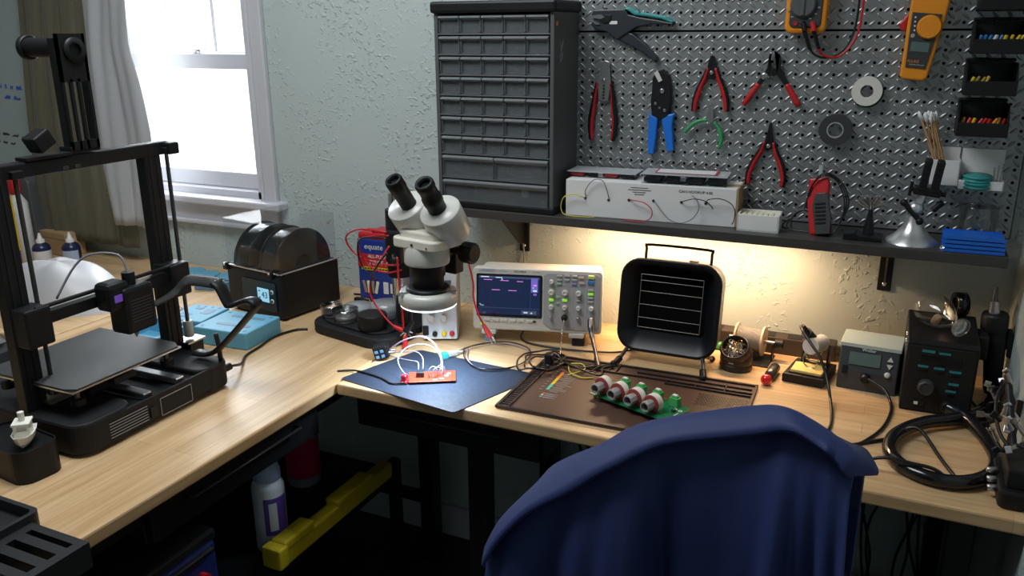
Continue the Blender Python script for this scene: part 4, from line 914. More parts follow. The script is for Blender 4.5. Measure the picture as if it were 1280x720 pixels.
key(.127, .137, .0150, .0085, 'kyel'); key(.127, .1245, .0150, .0085, 'kblue'); key(.035, .0795, .0115, .0065, 'kgreen'); key(.067, .080, .0115, .0065, 'kgreen')
for z_, m_ in ((.106, 'btn'), (.097, 'kgreen'), (.0875, 'btn'), (.078, 'btn')): key(.127, z_, .0125, .0055, m_)
key(.051, .087, .010, .0055, 'kgr2'); key(.051, .072, .009, .005, 'kgr2'); key(.099, .080, .009, .005, 'btn')
for x, rr_ in ((.035, .0042), (.067, .0078), (.099, .0045), (.129, .0065)):
    MB('steel' if x != .067 else 'black', X).lathe([(rr_, 0), (rr_, .006), (rr_*.7, .010 if x not in (.067, .129) else .016), (rr_*.45, .010 if x not in (.067, .129) else .016)], 16, axis=(0, -1, 0), ctr=(x, -.002, .038)).build('bnc_socket', os_)
b = MB('scrdark', X); [b.box((x, -.0022, z_), (w_, .0005, .0007), 'grey') for x, z_, w_ in ((.082, .113, .105), (.035, .1485*0+.111, .02))]; [b.box((x, -.0022, .075), (.0007, .0005, .07), 'lgrey') for x in (.083, .115)]; b.build('panel_lines', os_)
for x in (-.115, .095):
    f = MB('scopegrey', X).box((x, .012, -.006), (.036, .030, .012), bev=.003).build('foot', os_)
    MB('bluegrey').box((x, .020, .009), (.024, .028, .018), bev=.003).build('rubber_foot', f)
MB('black').box((.10, .018, .011), (.030, .034, .022), bev=.003).build('stand', os_)
b = MB('scopegrey', X).tube([(-.125, .04, .147), (-.125, .046, .160), (.125, .046, .160), (.125, .04, .147)], .004, 8, smoothpath=1) if False else None
# bnc adapter hanging from channel 2 and probe
XS = Tr(-.742, 1.722, T) @ Rz(R(15.4)) @ X
def sp(x, y, z_): return tuple(XS @ Vector((x, y, z_)))
cable([sp(.067, -.014, .038), sp(.067, -.022, .030), sp(.064, -.024, .010), (-.655, 1.66, .768), (-.650, 1.63, .757), (-.66, 1.60, .756), (-.68, 1.62, .755)], .0012, 'wirey' if False else 'steel', 'ground_lead', 'thin bright lead hanging from the large round socket of oscilloscope')
pb = cable([sp(.129, -.014, .038), sp(.131, -.030, .022), sp(.135, -.040, .008), (-.590, 1.700, .782), (-.578, 1.68, .772), (-.565, 1.655, .760), (-.555, 1.632, .757), (-.575, 1.632, .756), (-.61, 1.645, .756)], .004, 'dsteel', 'scope_probe', 'dark probe plugged into right socket of oscilloscope, lying toward the mat', 'probe', rad=[.007, .006, .0045, .0045, .006, .004, .0025, .002])
# tangle of probe leads
for k in range(3):
    cx, cy_ = -.668+.012*k, 1.605-.012*k; pts = []
    for q in range(15):
        a = R(40+28*q+20*k); rr_ = .050-.008*k+.004*math.sin(q*2.1); pts.append((cx-.012+rr_*math.cos(a)*1.0, cy_+rr_*math.sin(a)*1.25, T+.0065+.010*abs(math.sin(q*.9+k))+.004*k))
    pts += [(-.60+.03*k, 1.60-.01*k, T+.011), (-.56+.01*k, 1.625, T+.0105), (-.535+.01*k, 1.66, T+.006)]
    cable(pts, .0021, 'wireb', 'probe_lead', ['widest black lead coil lying over the left corner of brown mat', 'middle black lead coil lying over the left corner of brown mat', 'innermost black lead coil lying over the left corner of brown mat'][k])
cable([(-.60, 1.565, .7565), (-.575, 1.60, .760), (-.59, 1.625, .761), (-.615, 1.615, .760), (-.60, 1.58, .757), (-.57, 1.565, .756), (-.545, 1.575, .7555)], .0014, 'wirey', 'clip_lead', 'yellow lead curling on the back left of brown mat')
tag(MB('black').box((0, 0, .012), (.018, .014, .024), bev=.003).box((0, 0, .010), (.020, .006, .010), bev=.002).build('cable_clip', loc=(-.655, 1.592, T+.0125)), 'black clip binding the coiled leads in front of oscilloscope', 'clip')
attach(cable([(-.80, 1.78, .757), (-.79, 1.74, .754), (-.76, 1.715, .754), (-.70, 1.71, .754), (-.64, 1.715, .754), (-.55, 1.74, .754), (-.50, 1.80, .754)], .0022, 'wireb', 'power_cord', 'x'), os_)

# ---- bench power supply
ps = thing('power_supply', 'pale blue fronted bench power supply behind the microscope', 'power supply', (-.962, 1.648, T), R(26))
MB('psucase').box((0, .085, .090), (.086, .17, .172), bev=.004).build('case', ps)
MB('psu').box((0, -.002, .090), (.082, .006, .166), bev=.002).build('front_panel', ps)
MB('lcd').box((0, -.0055, .135), (.060, .002, .040), bev=.001).build('display', ps)
for x in (-.020, .010):
    for z_ in (.062, .084): MB('knobw').lathe([(.009, 0), (.009, .004), (.0075, .012), (.006, .013)], 18, axis=(0, -1, 0), ctr=(x, -.005, z_)).build('knob', ps)
for x, m_ in ((-.012, 'black'), (.010, 'yellow'), (.029, 'red')): MB(m_).lathe([(.0062, 0), (.0062, .007), (.0045, .010), (.002, .010)], 14, axis=(0, -1, 0), ctr=(x, -.005, .022)).build('terminal', ps)
MB('black').box((-.034, -.006, .030), (.014, .006, .024), bev=.002).build('switch', ps)
for x in (-.032, .032):
    for y in (.015, .155): MB('black').cyl((x, y, 0), (x, y, .005), .006).build('foot', ps)

# ---- stereo microscope
ms = thing('microscope', 'cream stereo microscope with black eyepieces and a glowing ring light', 'microscope', (-1.085, 1.675, T))
MX = Tr(1.085, -1.675, -T)                               # world coordinates -> local
HX = MX @ Tr(-.86, 1.43, 0) @ Rz(R(-10))                  # head frame, z still absolute
b = MB('lgrey', HX)
rg = MB('micro', HX).lathe([(.034, .926), (.058, .926), (.062, .931), (.062, .948), (.058, .955), (.036, .957), (.034, .955)], 40, cap=False).build('ring_light', ms)
MB('ring', HX).lathe([(.036, .9262), (.036, .9235), (.057, .9235), (.059, .9262)], 40, cap=False).build('diffuser', rg)
MB('black', HX).lathe([(.040, .950), (.046, .952), (.046, .962), (.040, .964)], 32).build('clamp_ring', ms)
for a in (10, 130, 250): MB('steel', HX).cyl((.060*math.cos(R(a)), .060*math.sin(R(a)), .957), (.043*math.cos(R(a)), .043*math.sin(R(a)), .957), .0025, n=8).cyl((.060*math.cos(R(a)), .060*math.sin(R(a)), .957), (.068*math.cos(R(a)), .068*math.sin(R(a)), .957), .0045, n=10).build('thumb_screw', rg)
MB('black', HX).lathe([(.029, .925), (.030, .960), (.033, .966), (.034, .985), (.037, .988), (.037, 1.012), (.036, 1.018)], 32).build('objective', ms)
MB('micro', HX).lathe([(.036, 1.014), (.046, 1.014), (.047, 1.018), (.047, 1.050), (.045, 1.054)], 36).build('zoom_body', ms)
b = MB('micro2', HX).prism(rrect(.118, .098, .018, n=6, cy=.004), .020, bev=.003, z0=1.050); b.prism(rrect(.100, .080, .018, n=6, cy=.008), .018, bev=.004, z0=1.066); b.build('head_plate', ms)
MB('ink', HX).sphere((0, -.046, 1.060), .0028).sphere((.038, -.046, 1.058), .0018).build('set_screw', ms)
ed = Vector((0, -.58, .81)).normalized()
for sx in (-1, 1):
    ax = (ed+Vector((sx*.04, 0, 0))).normalized(); c0 = Vector((sx*.042, .018, 1.094))
    h_ = MB('micro', HX).lathe([(.038, -.028), (.0425, -.020), (.0425, .041), (.041, .044), (0, .044)], 36, axis=ax, ctr=c0).build('prism_housing', ms)
    e0 = c0+ax*.044+Vector((sx*-.006, -.002, .006))
    e_ = MB('black', HX).lathe([(.019, -.006), (.019, .012), (.0205, .014), (.0205, .028), (.018, .034), (.018, .050), (.0195, .054), (.0195, .064), (.0175, .068), (.0125, .066), (.0115, .060)] if sx > 0 else [(.017, -.006), (.017, .036), (.0185, .040), (.0185, .062), (.0165, .066), (.0125, .064), (.0115, .058)], 30, axis=ax, ctr=e0, cap=False).build('eyepiece', ms)
    MB('blackgl', HX).lathe([(.0125, 0), (.008, .0015), (0, .002)], 24, axis=ax, ctr=e0+ax*.056, cap=False).build('lens', e_)
b = MB('black', HX); b.cyl((.0, .045, 1.03), (.0, .075, 1.03), .022).box((0, .078, 1.02), (.045, .03, .09), bev=.004); b.build('focus_block', ms)
for sx in (-1, 1):
    b = MB('black', HX).cyl((sx*.022, .060, 1.030), (sx*.046, .060, 1.030), .008).cyl((sx*.046, .060, 1.030), (sx*.078, .060, 1.030), .021, bev=.003, n=28)
    for q in range(20): b.box((sx*.062, .060+.0212*math.cos(2*PI*q/20), 1.030+.0212*math.sin(2*PI*q/20)), (.026, .002, .002), rot=(2*PI*q/20, 0, 0))
    b.build('focus_knob', ms)
b = MB('black', MX)
hx = Tr(-.86, 1.43, 0) @ Rz(R(-10)); pA = hx @ Vector((0, .085, 1.005))
b.cyl(pA, (-1.085, 1.675, 1.005), .013); b.build('boom_arm', ms)
b = MB('black', MX).cyl((-1.085, 1.675, .895), (-1.085, 1.675, 1.06), .030).box((-1.075, 1.655, .975), (.045, .05, .08), bev=.006).cyl((-1.085, 1.65, .96), (-1.05, 1.60, .955), .006).sphere((-1.05, 1.60, .955), .010); b.build('boom_clamp', ms)
MB('chrome', MX).cyl((-1.085, 1.675, .765), (-1.085, 1.675, 1.10), .021).build('post', ms)
MB('black', MX).prism(rrect(.13, .13, .015), .016, bev=.003, X=Tr(-1.10, 1.735, T)).build('base', ms)

# ---- leads hung on the boom
def lo(pts, dz=-.055): return [(x+(.03 if k == 0 else 0), y, z_+dz) for k, (x, y, z_) in enumerate(pts)]
leads = [
 ('wirer', lo([(-1.10, 1.60, 1.075), (-1.16, 1.62, 1.07), (-1.215, 1.64, 1.04), (-1.20, 1.65, 1.00), (-1.14, 1.64, .985), (-1.08, 1.62, .99), (-1.04, 1.60, 1.0)]), 'red test lead, widest loop left of the microscope'),
 ('wirer', lo([(-1.10, 1.61, 1.065), (-1.15, 1.62, 1.05), (-1.18, 1.64, 1.02), (-1.15, 1.64, .975), (-1.09, 1.62, .97), (-1.04, 1.61, .985)]), 'red test lead, inner loop left of the microscope'),
 ('wireb', lo([(-1.10, 1.60, 1.060), (-1.15, 1.615, 1.05), (-1.175, 1.63, 1.01), (-1.16, 1.63, .97), (-1.11, 1.61, .95)]), 'black test lead looped left of the microscope'),
 ('wirer', [(-1.07, 1.61, .985), (-1.09, 1.60, .95), (-1.12, 1.60, .90), (-1.115, 1.59, .86), (-1.08, 1.58, .825), (-1.045, 1.575, .80), (-1.02, 1.575, .79)], 'red lead dropping left of the chrome post to a red clip'),
 ('wirer', [(-1.03, 1.58, .97), (-1.025, 1.575, .90), (-1.02, 1.575, .84), (-1.017, 1.573, .80), (-1.012, 1.57, .775)], 'red lead dropping right of the chrome post to a red clip'),
 ('wireb', [(-1.05, 1.57, .98), (-1.075, 1.565, .95), (-1.10, 1.57, .91), (-1.105, 1.58, .87)], 'dark lead running diagonally across the black boom clamp'),
 ('wirer', [(-.86, 1.60, .99), (-.855, 1.62, .92), (-.86, 1.63, .88), (-.85, 1.63, .845), (-.838, 1.635, .815)], 'red lead hanging between power supply and oscilloscope'),
 ('wireb', [(-.99, 1.56, .90), (-.985, 1.56, .86), (-.99, 1.565, .82), (-1.005, 1.57, .785)], 'black lead hanging in front of the power supply'),
]
for m_, pts, lb in leads: cable(pts, .0022, m_, 'test_lead', lb)
def clip(loc, d0, m_, lb):
    t_ = thing('alligator_clip', lb, 'clip', loc); d0 = Vector(d0).normalized(); u = d0.orthogonal().normalized()
    MB(m_).cyl((0, 0, 0), d0*.034, .0045, .0075, 8).build('boot', t_)
    for s_q in (-1, 1): MB('steel').cyl(d0*.033+u*s_q*.002, d0*.050+u*s_q*.0045, .003, .0014, 6).build('jaw', t_)
    return t_
clip((-.838, 1.635, .815), (.55, -.1, -.75), 'red', 'red alligator clip dangling left of the oscilloscope')
clip((-1.045, 1.575, .80), (.9, 0, -.25), 'red', 'red clip lying near the foot of the chrome post, left one')
clip((-1.012, 1.57, .785), (.0, -.05, -.6), 'red', 'red clip pointing down beside the power supply switch')
clip((-.985, 1.565, .825), (-.5, -.1, -.7), 'black', 'black clip pointing down in front of the power supply')

# ---- first aid box
fa = thing('first_aid_box', 'red and blue first aid kit box standing against the wall', 'box', (-1.265, 1.86, T), R(2))
M['fablue'] = mat('box_blue', (.015, .04, .26), .4); M['fared'] = mat('box_red', (.50, .02, .03), .4)
b = MB('fablue').box((0, .03, .086), (.150, .06, .172), bev=.003); b.build('box', fa)
MB('fared').box((0, .03, .181), (.146, .058, .020), bev=.006).box((0, .03, .194), (.06, .05, .008), bev=.003).build('lid', fa)
b = MB('fared').box((0, -.0006, .112), (.149, .002, .038), 'fared').box((0, -.0012, .090), (.126, .002, .010), 'yellow')
b.text('equate', .022, fr(-.022, -.0012, .152), 'wlabel', .0004).text('ALL-PURPOSE', .0135, fr(.0, -.002, .125), 'wlabel', .0004).text('FIRST AID', .019, fr(.004, -.002, .107), 'wlabel', .0004); [b.box((-.050+.0095*q, -.0026, .090), (.007, .0006, .0035), 'ink') for q in range(11)]
for k in range(4): b.box((-.056+.013*k, -.0015, .036), (.009, .002, .036), ('kraft', 'cream', 'kraft', 'cream')[k], bev=.001, rot=(0, R(-14+9*k), 0))
for k in range(3): b.box((.012+.022*k, -.0015, .038), (.016, .002, .034-.006*k), 'wlabel', bev=.001)
b.build('printed_front', fa)

# ---- rotating caddy with dishes
rc = thing('round_caddy', 'low black rounded caddy holding glass dishes, left of microscope', 'caddy', (-1.165, 1.625, T), R(-12))
MB('blackm').prism(rrect(.27, .155, .060, n=8), .026, bev=.005).build('base', rc)
MB('blackm').prism(rrect(.22, .115, .050, n=8), .006, z0=.026, bev=.002).build('platform', rc)
def dish(x, y, z_, r, h, lb, m_='glass', inner=None):
    t_ = thing('glass_dish', lb, 'dish', (x, y, z_)); 
    MB(m_).lathe([(0, .001), (r-.002, .001), (r, .002), (r, h), (r-.002, h), (r-.0025, .004), (0, .004)], 32, cap=False).build('dish', t_)
    MB(m_).lathe([(r+.001, h*.55), (r+.001, h+.001), (0, h+.0015)], 32, cap=False).build('lid', t_)
    if inner: MB(inner).lathe([(0, .0045), (r-.006, .0045), (r-.006, .012), (0, .013)], 24, cap=False).build('contents', t_)
z_ = T+.0325
dish(-1.262, 1.625, z_, .027, .028, 'leftmost clear glass dish on the black caddy', 'glass', 'char')
dish(-1.205, 1.605, z_, .031, .030, 'clear glass dish standing left of the black cylinder', 'glass', 'greytube')
dish(-1.215, 1.672, z_, .036, .018, 'frosted dish at the back left of the black caddy', 'frost')
dish(-1.130, 1.672, z_, .036, .036, 'tall frosted dish at the back of the black caddy', 'frost')
t_ = thing('round_tin', 'black round tin standing at the front right of the caddy', 'tin', (-1.115, 1.588, z_)); 
MB('black').lathe([(.034, 0), (.035, .002), (.035, .030), (.033, .033)], 36).build('body', t_); MB('black').lathe([(.036, .024), (.036, .034), (.034, .036)], 36).build('lid', t_)
b = MB('yellow')
for k in range(6): b.cyl((-.013+.0052*k, 0, .0), (-.013+.0052*k, 0, .020), .0022, n=8)
b.box((0, 0, .003), (.034, .010, .006), 'black', bev=.001)
tag(b.build('yellow_bit_set', loc=(-1.148, 1.632, z_)), 'short row of yellow bits between dishes on the black caddy', 'bit set')
tag(MB('blackm').lathe([(.018, 0), (.018, .06), (.016, .064)], 24).build('black_canister', loc=(-1.066, 1.655, z_)), 'slim black canister at the right end of the caddy', 'canister')

# ---- fume extractor
fx = thing('fume_extractor', 'square black fume extractor fan with wire grille and top handle', 'fume extractor', (-.430, 1.700, T))
X = Tr(0, .02, .026) @ Rx(R(-9))
FW, FH = .222, .208
def ring_(w_, h_, r, y, cz): return [(x, y, z_+cz) for x, z_ in rrect(w_, h_, r, n=7)]
b = MB('fumeblk', X); cz = FH/2
b.grid([ring_(FW, FH, .042, .004, cz), ring_(FW+.004, FH+.004, .044, -.002, cz), ring_(FW-.002, FH-.002, .042, -.006, cz), ring_(FW-.012, FH-.012, .038, -.004, cz), ring_(.150, .140, .010, .040, cz+.006)], closed=True, smooth=True)
b.grid([ring_(FW, FH, .042, .004, cz), ring_(FW-.006, FH-.006, .040, .060, cz), ring_(.165, .155, .030, .085, cz)], closed=True)
b.build('housing', fx)
MB('black', X).prism(rrect(.165, .155, .030, n=7, cy=cz), .004, X=Tr(0, .087, 0) @ PL).build('back_panel', fx)
M['foam'] = mat('black_filter_foam', (.004, .004, .004), .95, spec=.05, bump=.6, bscale=400)
MB('foam', X).box((0, .048, cz+.006), (.150, .010, .140)).build('filter', fx)
b = MB('steel', X)
gx, gz0, gz1 = .070, cz-.052, cz+.068
for z_ in (gz0, gz0+.022, gz0+.052, gz0+.082, gz0+.106, gz1): b.cyl((-gx, .012, z_), (gx, .012, z_), .0007, n=6)
for x in (-gx, gx): b.cyl((x, .012, gz0), (x, .012, gz1), .0007, n=6)
b.build('wire_grille', fx)
M['grillewire'] = mat('grille_wire', (.30, .27, .25), .35, .6); fx.children[-1]
for ch in fx.children:
    if ch.name.startswith('wire_grille'): ch.data.materials[0] = M['grillewire']
MB('black', X).tube([(-.068, .03, FH-.006), (-.068, .03, FH+.022), (-.060, .03, FH+.030), (.070, .03, FH+.030), (.078, .03, FH+.022), (.078, .03, FH-.006)], .0032, 8, smoothpath=3).build('handle', fx)
MB('kraft', X).box((.045, .012, FH+.003), (.020, .012, .006), bev=.001).build('clip', fx)
for sx, yf in ((-1, -.04), (1, -.028)):
    l_ = MB('dsteel').cyl((sx*.085, .02, .030), (sx*.097, -.022, .006), .0045, n=10).cyl((sx*.085, .02, .036), (sx*.093, .08, .008), .0045, n=10).build('leg', fx)
    MB('black').cyl((sx*.093, -.010, .013), (sx*.100, -.034, .003), .0075, n=12).sphere((sx*.100, -.034, .0075), .0075).sphere((sx*.094, .083, .007), .007).build('rubber_foot', l_)

# ---- brass wool tip cleaner
tc_ = thing('tip_cleaner', 'round dark tip cleaner with open mouth filled with metal wool', 'tip cleaner', (-.281, 1.770, T), R(-8))
MB('brownd').lathe([(.034, 0), (.0355, .002), (.0355, .012), (.034, .014)], 32).build('base', tc_)
ax = Vector((0, -.62, .78)).normalized()
b = MB('brownd')
b.lathe([(.034, .014), (.0355, .022), (.035, .034), (.031, .044), (.020, .050), (0, .050)], 32); b.lathe([(.0325, -.004), (.0325, .024), (.030, .029), (.0275, .029), (.0265, .008)], 30, axis=ax, ctr=(0, -.002, .034), cap=False); b.build('body', tc_)
b = MB('brass'); rnd = random.Random(2); X = Tr(0, -.004, .034) @ Vector((0, 0, 1)).rotation_difference(ax).to_matrix().to_4x4()
for k in range(60):
    a = rnd.uniform(0, 6.28); r0_ = rnd.uniform(0, .020); b.tube([(r0_*math.cos(a)+.005*math.cos(q*1.3+k), r0_*math.sin(a)+.005*math.sin(q*1.3+k), .020+rnd.uniform(0, .006)) for q in range(5)], .0008, 4, 'brass' if k % 2 else 'steel', X, smoothpath=2)
o = b.build('metal_wool', tc_); o['kind'] = 'stuff'
b = MB('marker').text('HAKKO', .005, fr(0, -.0352, .020), 'marker', .0002) if False else MB('marker').box((0, -.0352, .022), (.010, .0008, .003)); b.build('badge', tc_)

# ---- solder spool on stand
ss = thing('solder_stand', 'black bent metal stand carrying a solder spool beside tip cleaner', 'stand', (-.238, 1.845, T), R(-4))
b = MB('black').box((.0, -.01, .002), (.05, .08, .003), bev=.001); b.build('foot_plate', ss)
for sx in (-1, 1): MB('black').box((sx*.046*0+sx*.024, .0, .022), (.003, .022, .042), bev=.001).build('upright', ss)
MB('steel').cyl((-.075, 0, .043), (.045, 0, .043), .004, n=10).build('axle', ss)
MB('black').cyl((.028, 0, .043), (.045, 0, .043), .010, n=16).build('nut', ss)
sp_ = thing('solder_spool', 'spool of shiny solder wire with tan flanges', 'spool', (-.266, 1.848, T+.0432-.036+.036), R(-4))
for x in (-.030, .030): MB('spoolf').cyl((x-.002, 0, .0), (x+.002, 0, .0), .0335, n=36).cyl((x-.0022, 0, 0), (x+.0022, 0, 0), .010, m='kraft', n=20).build('flange', sp_)
b = MB('spoolw'); pr_ = []
for k in range(48): zz = -.027+.054*k/47; pr_.append((.0265+(.0008 if k % 2 else 0), zz))
b.lathe(pr_, 36, axis=(1, 0, 0), smooth=False); b.build('solder', sp_)

# ---- dark rail along the wall, green handled thing
rl = thing('power_strip', 'long dark power strip lying along the foot of the wall', 'power strip', (-.235, 1.912, T), R(0))
M['dbrown'] = mat('dark_brown_plastic', (.035, .025, .02), .45)
MB('dbrown').box((0, 0, .020), (.30, .044, .040), bev=.003).build('body', rl)
for x in (-.12, -.06, 0, .06, .115):
    s0 = MB('black').box((x, -.004, .0405), (.032, .028, .002), bev=.0008).build('outlet', rl)
MB('red').box((.095, -.004, .042), (.012, .010, .005), bev=.001).build('switch', rl)
t_ = thing('solder_sucker', 'green and white tool peeking out behind the fume extractor', 'hand tool', (-.338, 1.868, T), R(10))
MB('green').cyl((-.03, 0, .009), (.02, 0, .009), .009, n=14, bev=.003).build('body', t_); MB('wlabel').cyl((.02, 0, .009), (.03, 0, .009), .006, n=12).build('tip', t_)

# ---- red tipped driver
dr = thing('pen_tool', 'short dark metal pen tool with glossy red ball end', 'hand tool', (-.200, 1.735, T), R(0))
MB('dsteel').cyl((.002, .044, .0115), (-.002, -.008, .0115), .0112, bev=.002, n=20).build('barrel', dr)
MB('chrome').cyl((-.002, -.008, .0115), (-.0035, -.024, .0115), .0050, n=14).build('collar', dr)
MB('redgl').sphere((-.005, -.036, .0125), .0120).build('ball_end', dr)

# ---- iron stand with sponge
ist = thing('iron_stand', 'black iron stand with yellow sponge and coiled holder', 'iron stand', (-.130, 1.775, T), R(-6))
b = MB('black').prism([(-.043, -.046), (.041, -.046), (.047, .060), (-.037, .060)], .020, bev=.003).build('base', ist)
MB('sponge').prism(rrect(.064, .052, .004, cx=.002, cy=-.008), .010, z0=.0175, bev=.002).build('sponge', ist)
MB('black').prism(rrect(.072, .060, .005, cx=.002, cy=-.008), .004, z0=.018).build('sponge_tray', ist)
for sx in (-1, 1): MB('black').prism([(.0, .0), (.040, 0), (.034, .045), (.016, .050)], .004, X=Tr(sx*.026+.004, .022, .018) @ RIGHT).build('side_plate', ist)
cc = [(.004+.016*math.cos(a*.9), .052-.0032*a, .062+.016*math.sin(a*.9)-.001*a) for a in range(22)]
MB('steel').tube(cc, .0016, 6, smoothpath=4).build('coil', ist)
MB('lgrey').cyl((.010, .070, .060), (.0, .0, .072), .018, .0175, 24).build('heat_sleeve', ist)
ir = thing('soldering_iron', 'black soldering iron resting in the coil of its stand', 'soldering iron', (-.128, 1.800, T+.070), R(0))
b = MB('black').cyl((.010, .030, -.012), (-.014, -.014, .028), .0095, .0115, 18).cyl((-.014, -.014, .028), (-.024, -.026, .046), .0080, .0060, 16); b.build('handle', ir)
MB('steel').cyl((.010, .030, -.012), (.022, .052, -.026), .004, .002, 12).build('tip', ir)
attach(cable([(-.152, 1.774, .866), (-.146, 1.752, .862), (-.128, 1.732, .846), (-.106, 1.712, .825), (-.088, 1.690, .795), (-.075, 1.655, .766), (-.066, 1.60, .754), (-.064, 1.545, .753), (-.072, 1.50, .753), (-.085, 1.475, .753), (-.07, 1.458, .753), (-.02, 1.48, .753), (.02, 1.56, .753), (.036, 1.64, .753), (.036, 1.695, .756), (.022, 1.72, .772), (.0, 1.733, .780), (-.012, 1.742, .782)], .0030, 'wireb', 'iron_cable', 'x'), ir)

# ---- soldering station (pale green top)
we = thing('soldering_station', 'dark grey soldering station with pale top and grey display', 'soldering station', (-.014, 1.748, T), R(-3))
M['wellf'] = mat('station_grey', (.042, .048, .055), .42)
side = Matrix(((0, 0, 1, 0), (1, 0, 0, 0), (0, 1, 0, 0), (0, 0, 0, 1)))
b = MB('wellf').prism([(0, 0), (.105, 0), (.105, .090), (.018, .090), (.002, .040)], .114, bev=.003, X=Tr(-.057, 0, 0) @ side); b.build('case', we)
MB('wellertop').prism([(.016, .088), (.108, .088), (.108, .094), (.017, .095)], .118, bev=.0015, X=Tr(-.059, 0, 0) @ side).build('top_cover', we)
Xf = Tr(0, .0095, .065) @ Rx(R(-18)) @ FRONT
MB('lcd').box((-.008, .001, .001), (.060, .026, .002), X=Xf).build('display', we)
b = MB('wlabel').text('Weller', .0095, Xf @ Tr(-.002, .0205, .0022), 'wlabel', .0003); b.build('lettering', we)
for y_, up_ in ((.008, 1), (-.006, -1)): MB('knobw', Xf).prism([(-.006, -.004*up_), (.006, -.004*up_), (0, .006*up_)], .0025, X=Tr(.040, y_, 0)).build('arrow_key', we)
MB('knobw', Xf).lathe([(.006, 0), (.006, .002), (.003, .003)], 18, ctr=(.038, -.0235, 0)).build('mode_key', we)
MB('black', Xf).box((-.044, -.024, .001), (.010, .018, .004), bev=.001).build('power_switch', we)
MB('black').lathe([(.0095, 0), (.0095, .010), (.006, .014)], 18, axis=(0, -1, 0), ctr=(-.002, .004, .030)).build('socket', we)

# ---- hot air station
ha = thing('hot_air_station', 'tall black hot air rework station with faint teal markings', 'hot air station', (.113, 1.690, T), R(1))
b = MB('black').prism([(.0, 0), (.165, 0), (.165, .155), (.150, .160), (.012, .146), (.0, .140)], .124, bev=.003, X=Tr(-.062, 0, 0) @ side); b.build('case', ha)
b = MB('blackm').prism(rrect(.116, .132, .004, cy=.070), .003, bev=.001, X=Tr(0, .001, 0) @ PL); b.build('front_panel', ha)
b = MB('tealprint').box((-.024, -.0024, .1275), (.022, .0008, .005)).box((.004, -.0024, .126), (.020, .0008, .004))
for (x, z_, w_) in ((-.030, .096, .018), (-.002, .095, .018), (.026, .092, .020), (.026, .067, .018), (.023, .052, .018)): b.box((x, -.0024, z_), (w_, .0008, .0045), 'tealprint')
b.build('printed_marks', ha)
MB('lcd' if False else 'blackgl').box((.0, -.0022, .110), (.07, .001, .018)).build('display', ha)
for (x, z_) in ((-.030, .0905), (-.002, .0895), (.026, .0865), (.026, .0615), (.023, .0465)): MB('black').box((x, -.003, z_), (.015, .003, .0045), bev=.001).build('key', ha)
MB('char').lathe([(.016, 0), (.016, .004), (.014, .012), (.011, .014), (.010, .013)], 30, axis=(0, -1, 0), ctr=(-.020, -.002, .055)).build('knob', ha)
MB('black').box((-.030, -.003, .020), (.022, .004, .012), bev=.001).box((-.034, -.005, .020), (.007, .002, .006), 'wlabel').build('power_switch', ha)
for z_ in (.128, .142): MB('chrome').sphere((-.0625, .04, z_), .0024).sphere((-.0625, .052, z_), .0024).build('screw', ha)
MB('black').lathe([(.012, 0), (.012, .010), (.009, .014)], 20, axis=(0, -1, 0), ctr=(.020, -.002, .022)).build('hose_socket', ha)
MB('black').box((.072, .10, .120), (.022, .05, .05), bev=.004).build('handle_cradle', ha)
# clear cup on it
gl = thing('clear_funnel', 'clear plastic funnel lying on top of hot air station', 'funnel', (.108, 1.742, T+.1515), R(-30))
gl.scale = (1.1, 1.1, 1.1)
axg = Vector((.9, -.42, -.12)).normalized()
MB('glass').lathe([(.030, -.04), (.031, -.034), (.029, -.012), (.020, .010), (.010, .024), (.008, .040), (.014, .044)], 30, axis=axg, ctr=(-.0, 0, .030), cap=False).build('cone', gl)
MB('glass').lathe([(.014, .043), (.017, .044), (.017, .048), (.014, .049)], 24, axis=axg, ctr=(0, 0, .030)).build('rim', gl)
MB('kraft').box((-.012, 0, .020), (.012, .012, .020), bev=.003, rot=(.3, .5, 0)).build('contents', gl)
t_ = thing('adhesive_roll', 'glossy black roll of tape standing on hot air station', 'tape', (.140, 1.838, T+.160), R(20))
MB('blackgl').lathe([(.014, -.010), (.024, -.010), (.024, .010), (.014, .010), (.014, -.010)], 30, axis=(1, .0, 0), ctr=(0, 0, .0242), cap=False).build('roll', t_)
# hot air handle and hose
hg = thing('hot_air_gun', 'black hot air handpiece with metal nozzle held upright in a cradle', 'hot air gun', (.210, 1.815, T+.045))
tilt = (.022, -.01, -1)
def hp(t): return Vector((-.005+.020*t*.9, .0, .128-.11*t))
MB('steel').cyl((-.013, 0, .160), (-.010, 0, .132), .0085, .0115, 20).cyl((-.0135, .002, .188), (-.013, 0, .158), .0030, .0055, 12, m='dsteel').build('nozzle', hg)
MB('black').lathe([(.0235, 0), (.0245, .004), (.0245, .030), (.022, .036), (.012, .037)], 28, axis=(-.06, 0, 1), ctr=(-.006, 0, .100)).build('heater_cap', hg)
MB('black').lathe([(.0135, -.03), (.0165, -.02), (.0175, .02), (.020, .07), (.021, .108)], 28, axis=(-.09, 0, 1), ctr=(.006, 0, -.002)).build('grip', hg)
for sx in (-1, 1): MB('black').box((sx*.022, 0, .085), (.010, .018, .040), bev=.003).build('fin', hg)
MB('black').prism([(0, 0), (.010, -.004), (.012, .04), (.0, .055)], .014, X=Tr(.022, .007, .05) @ PL).build('trigger', hg)
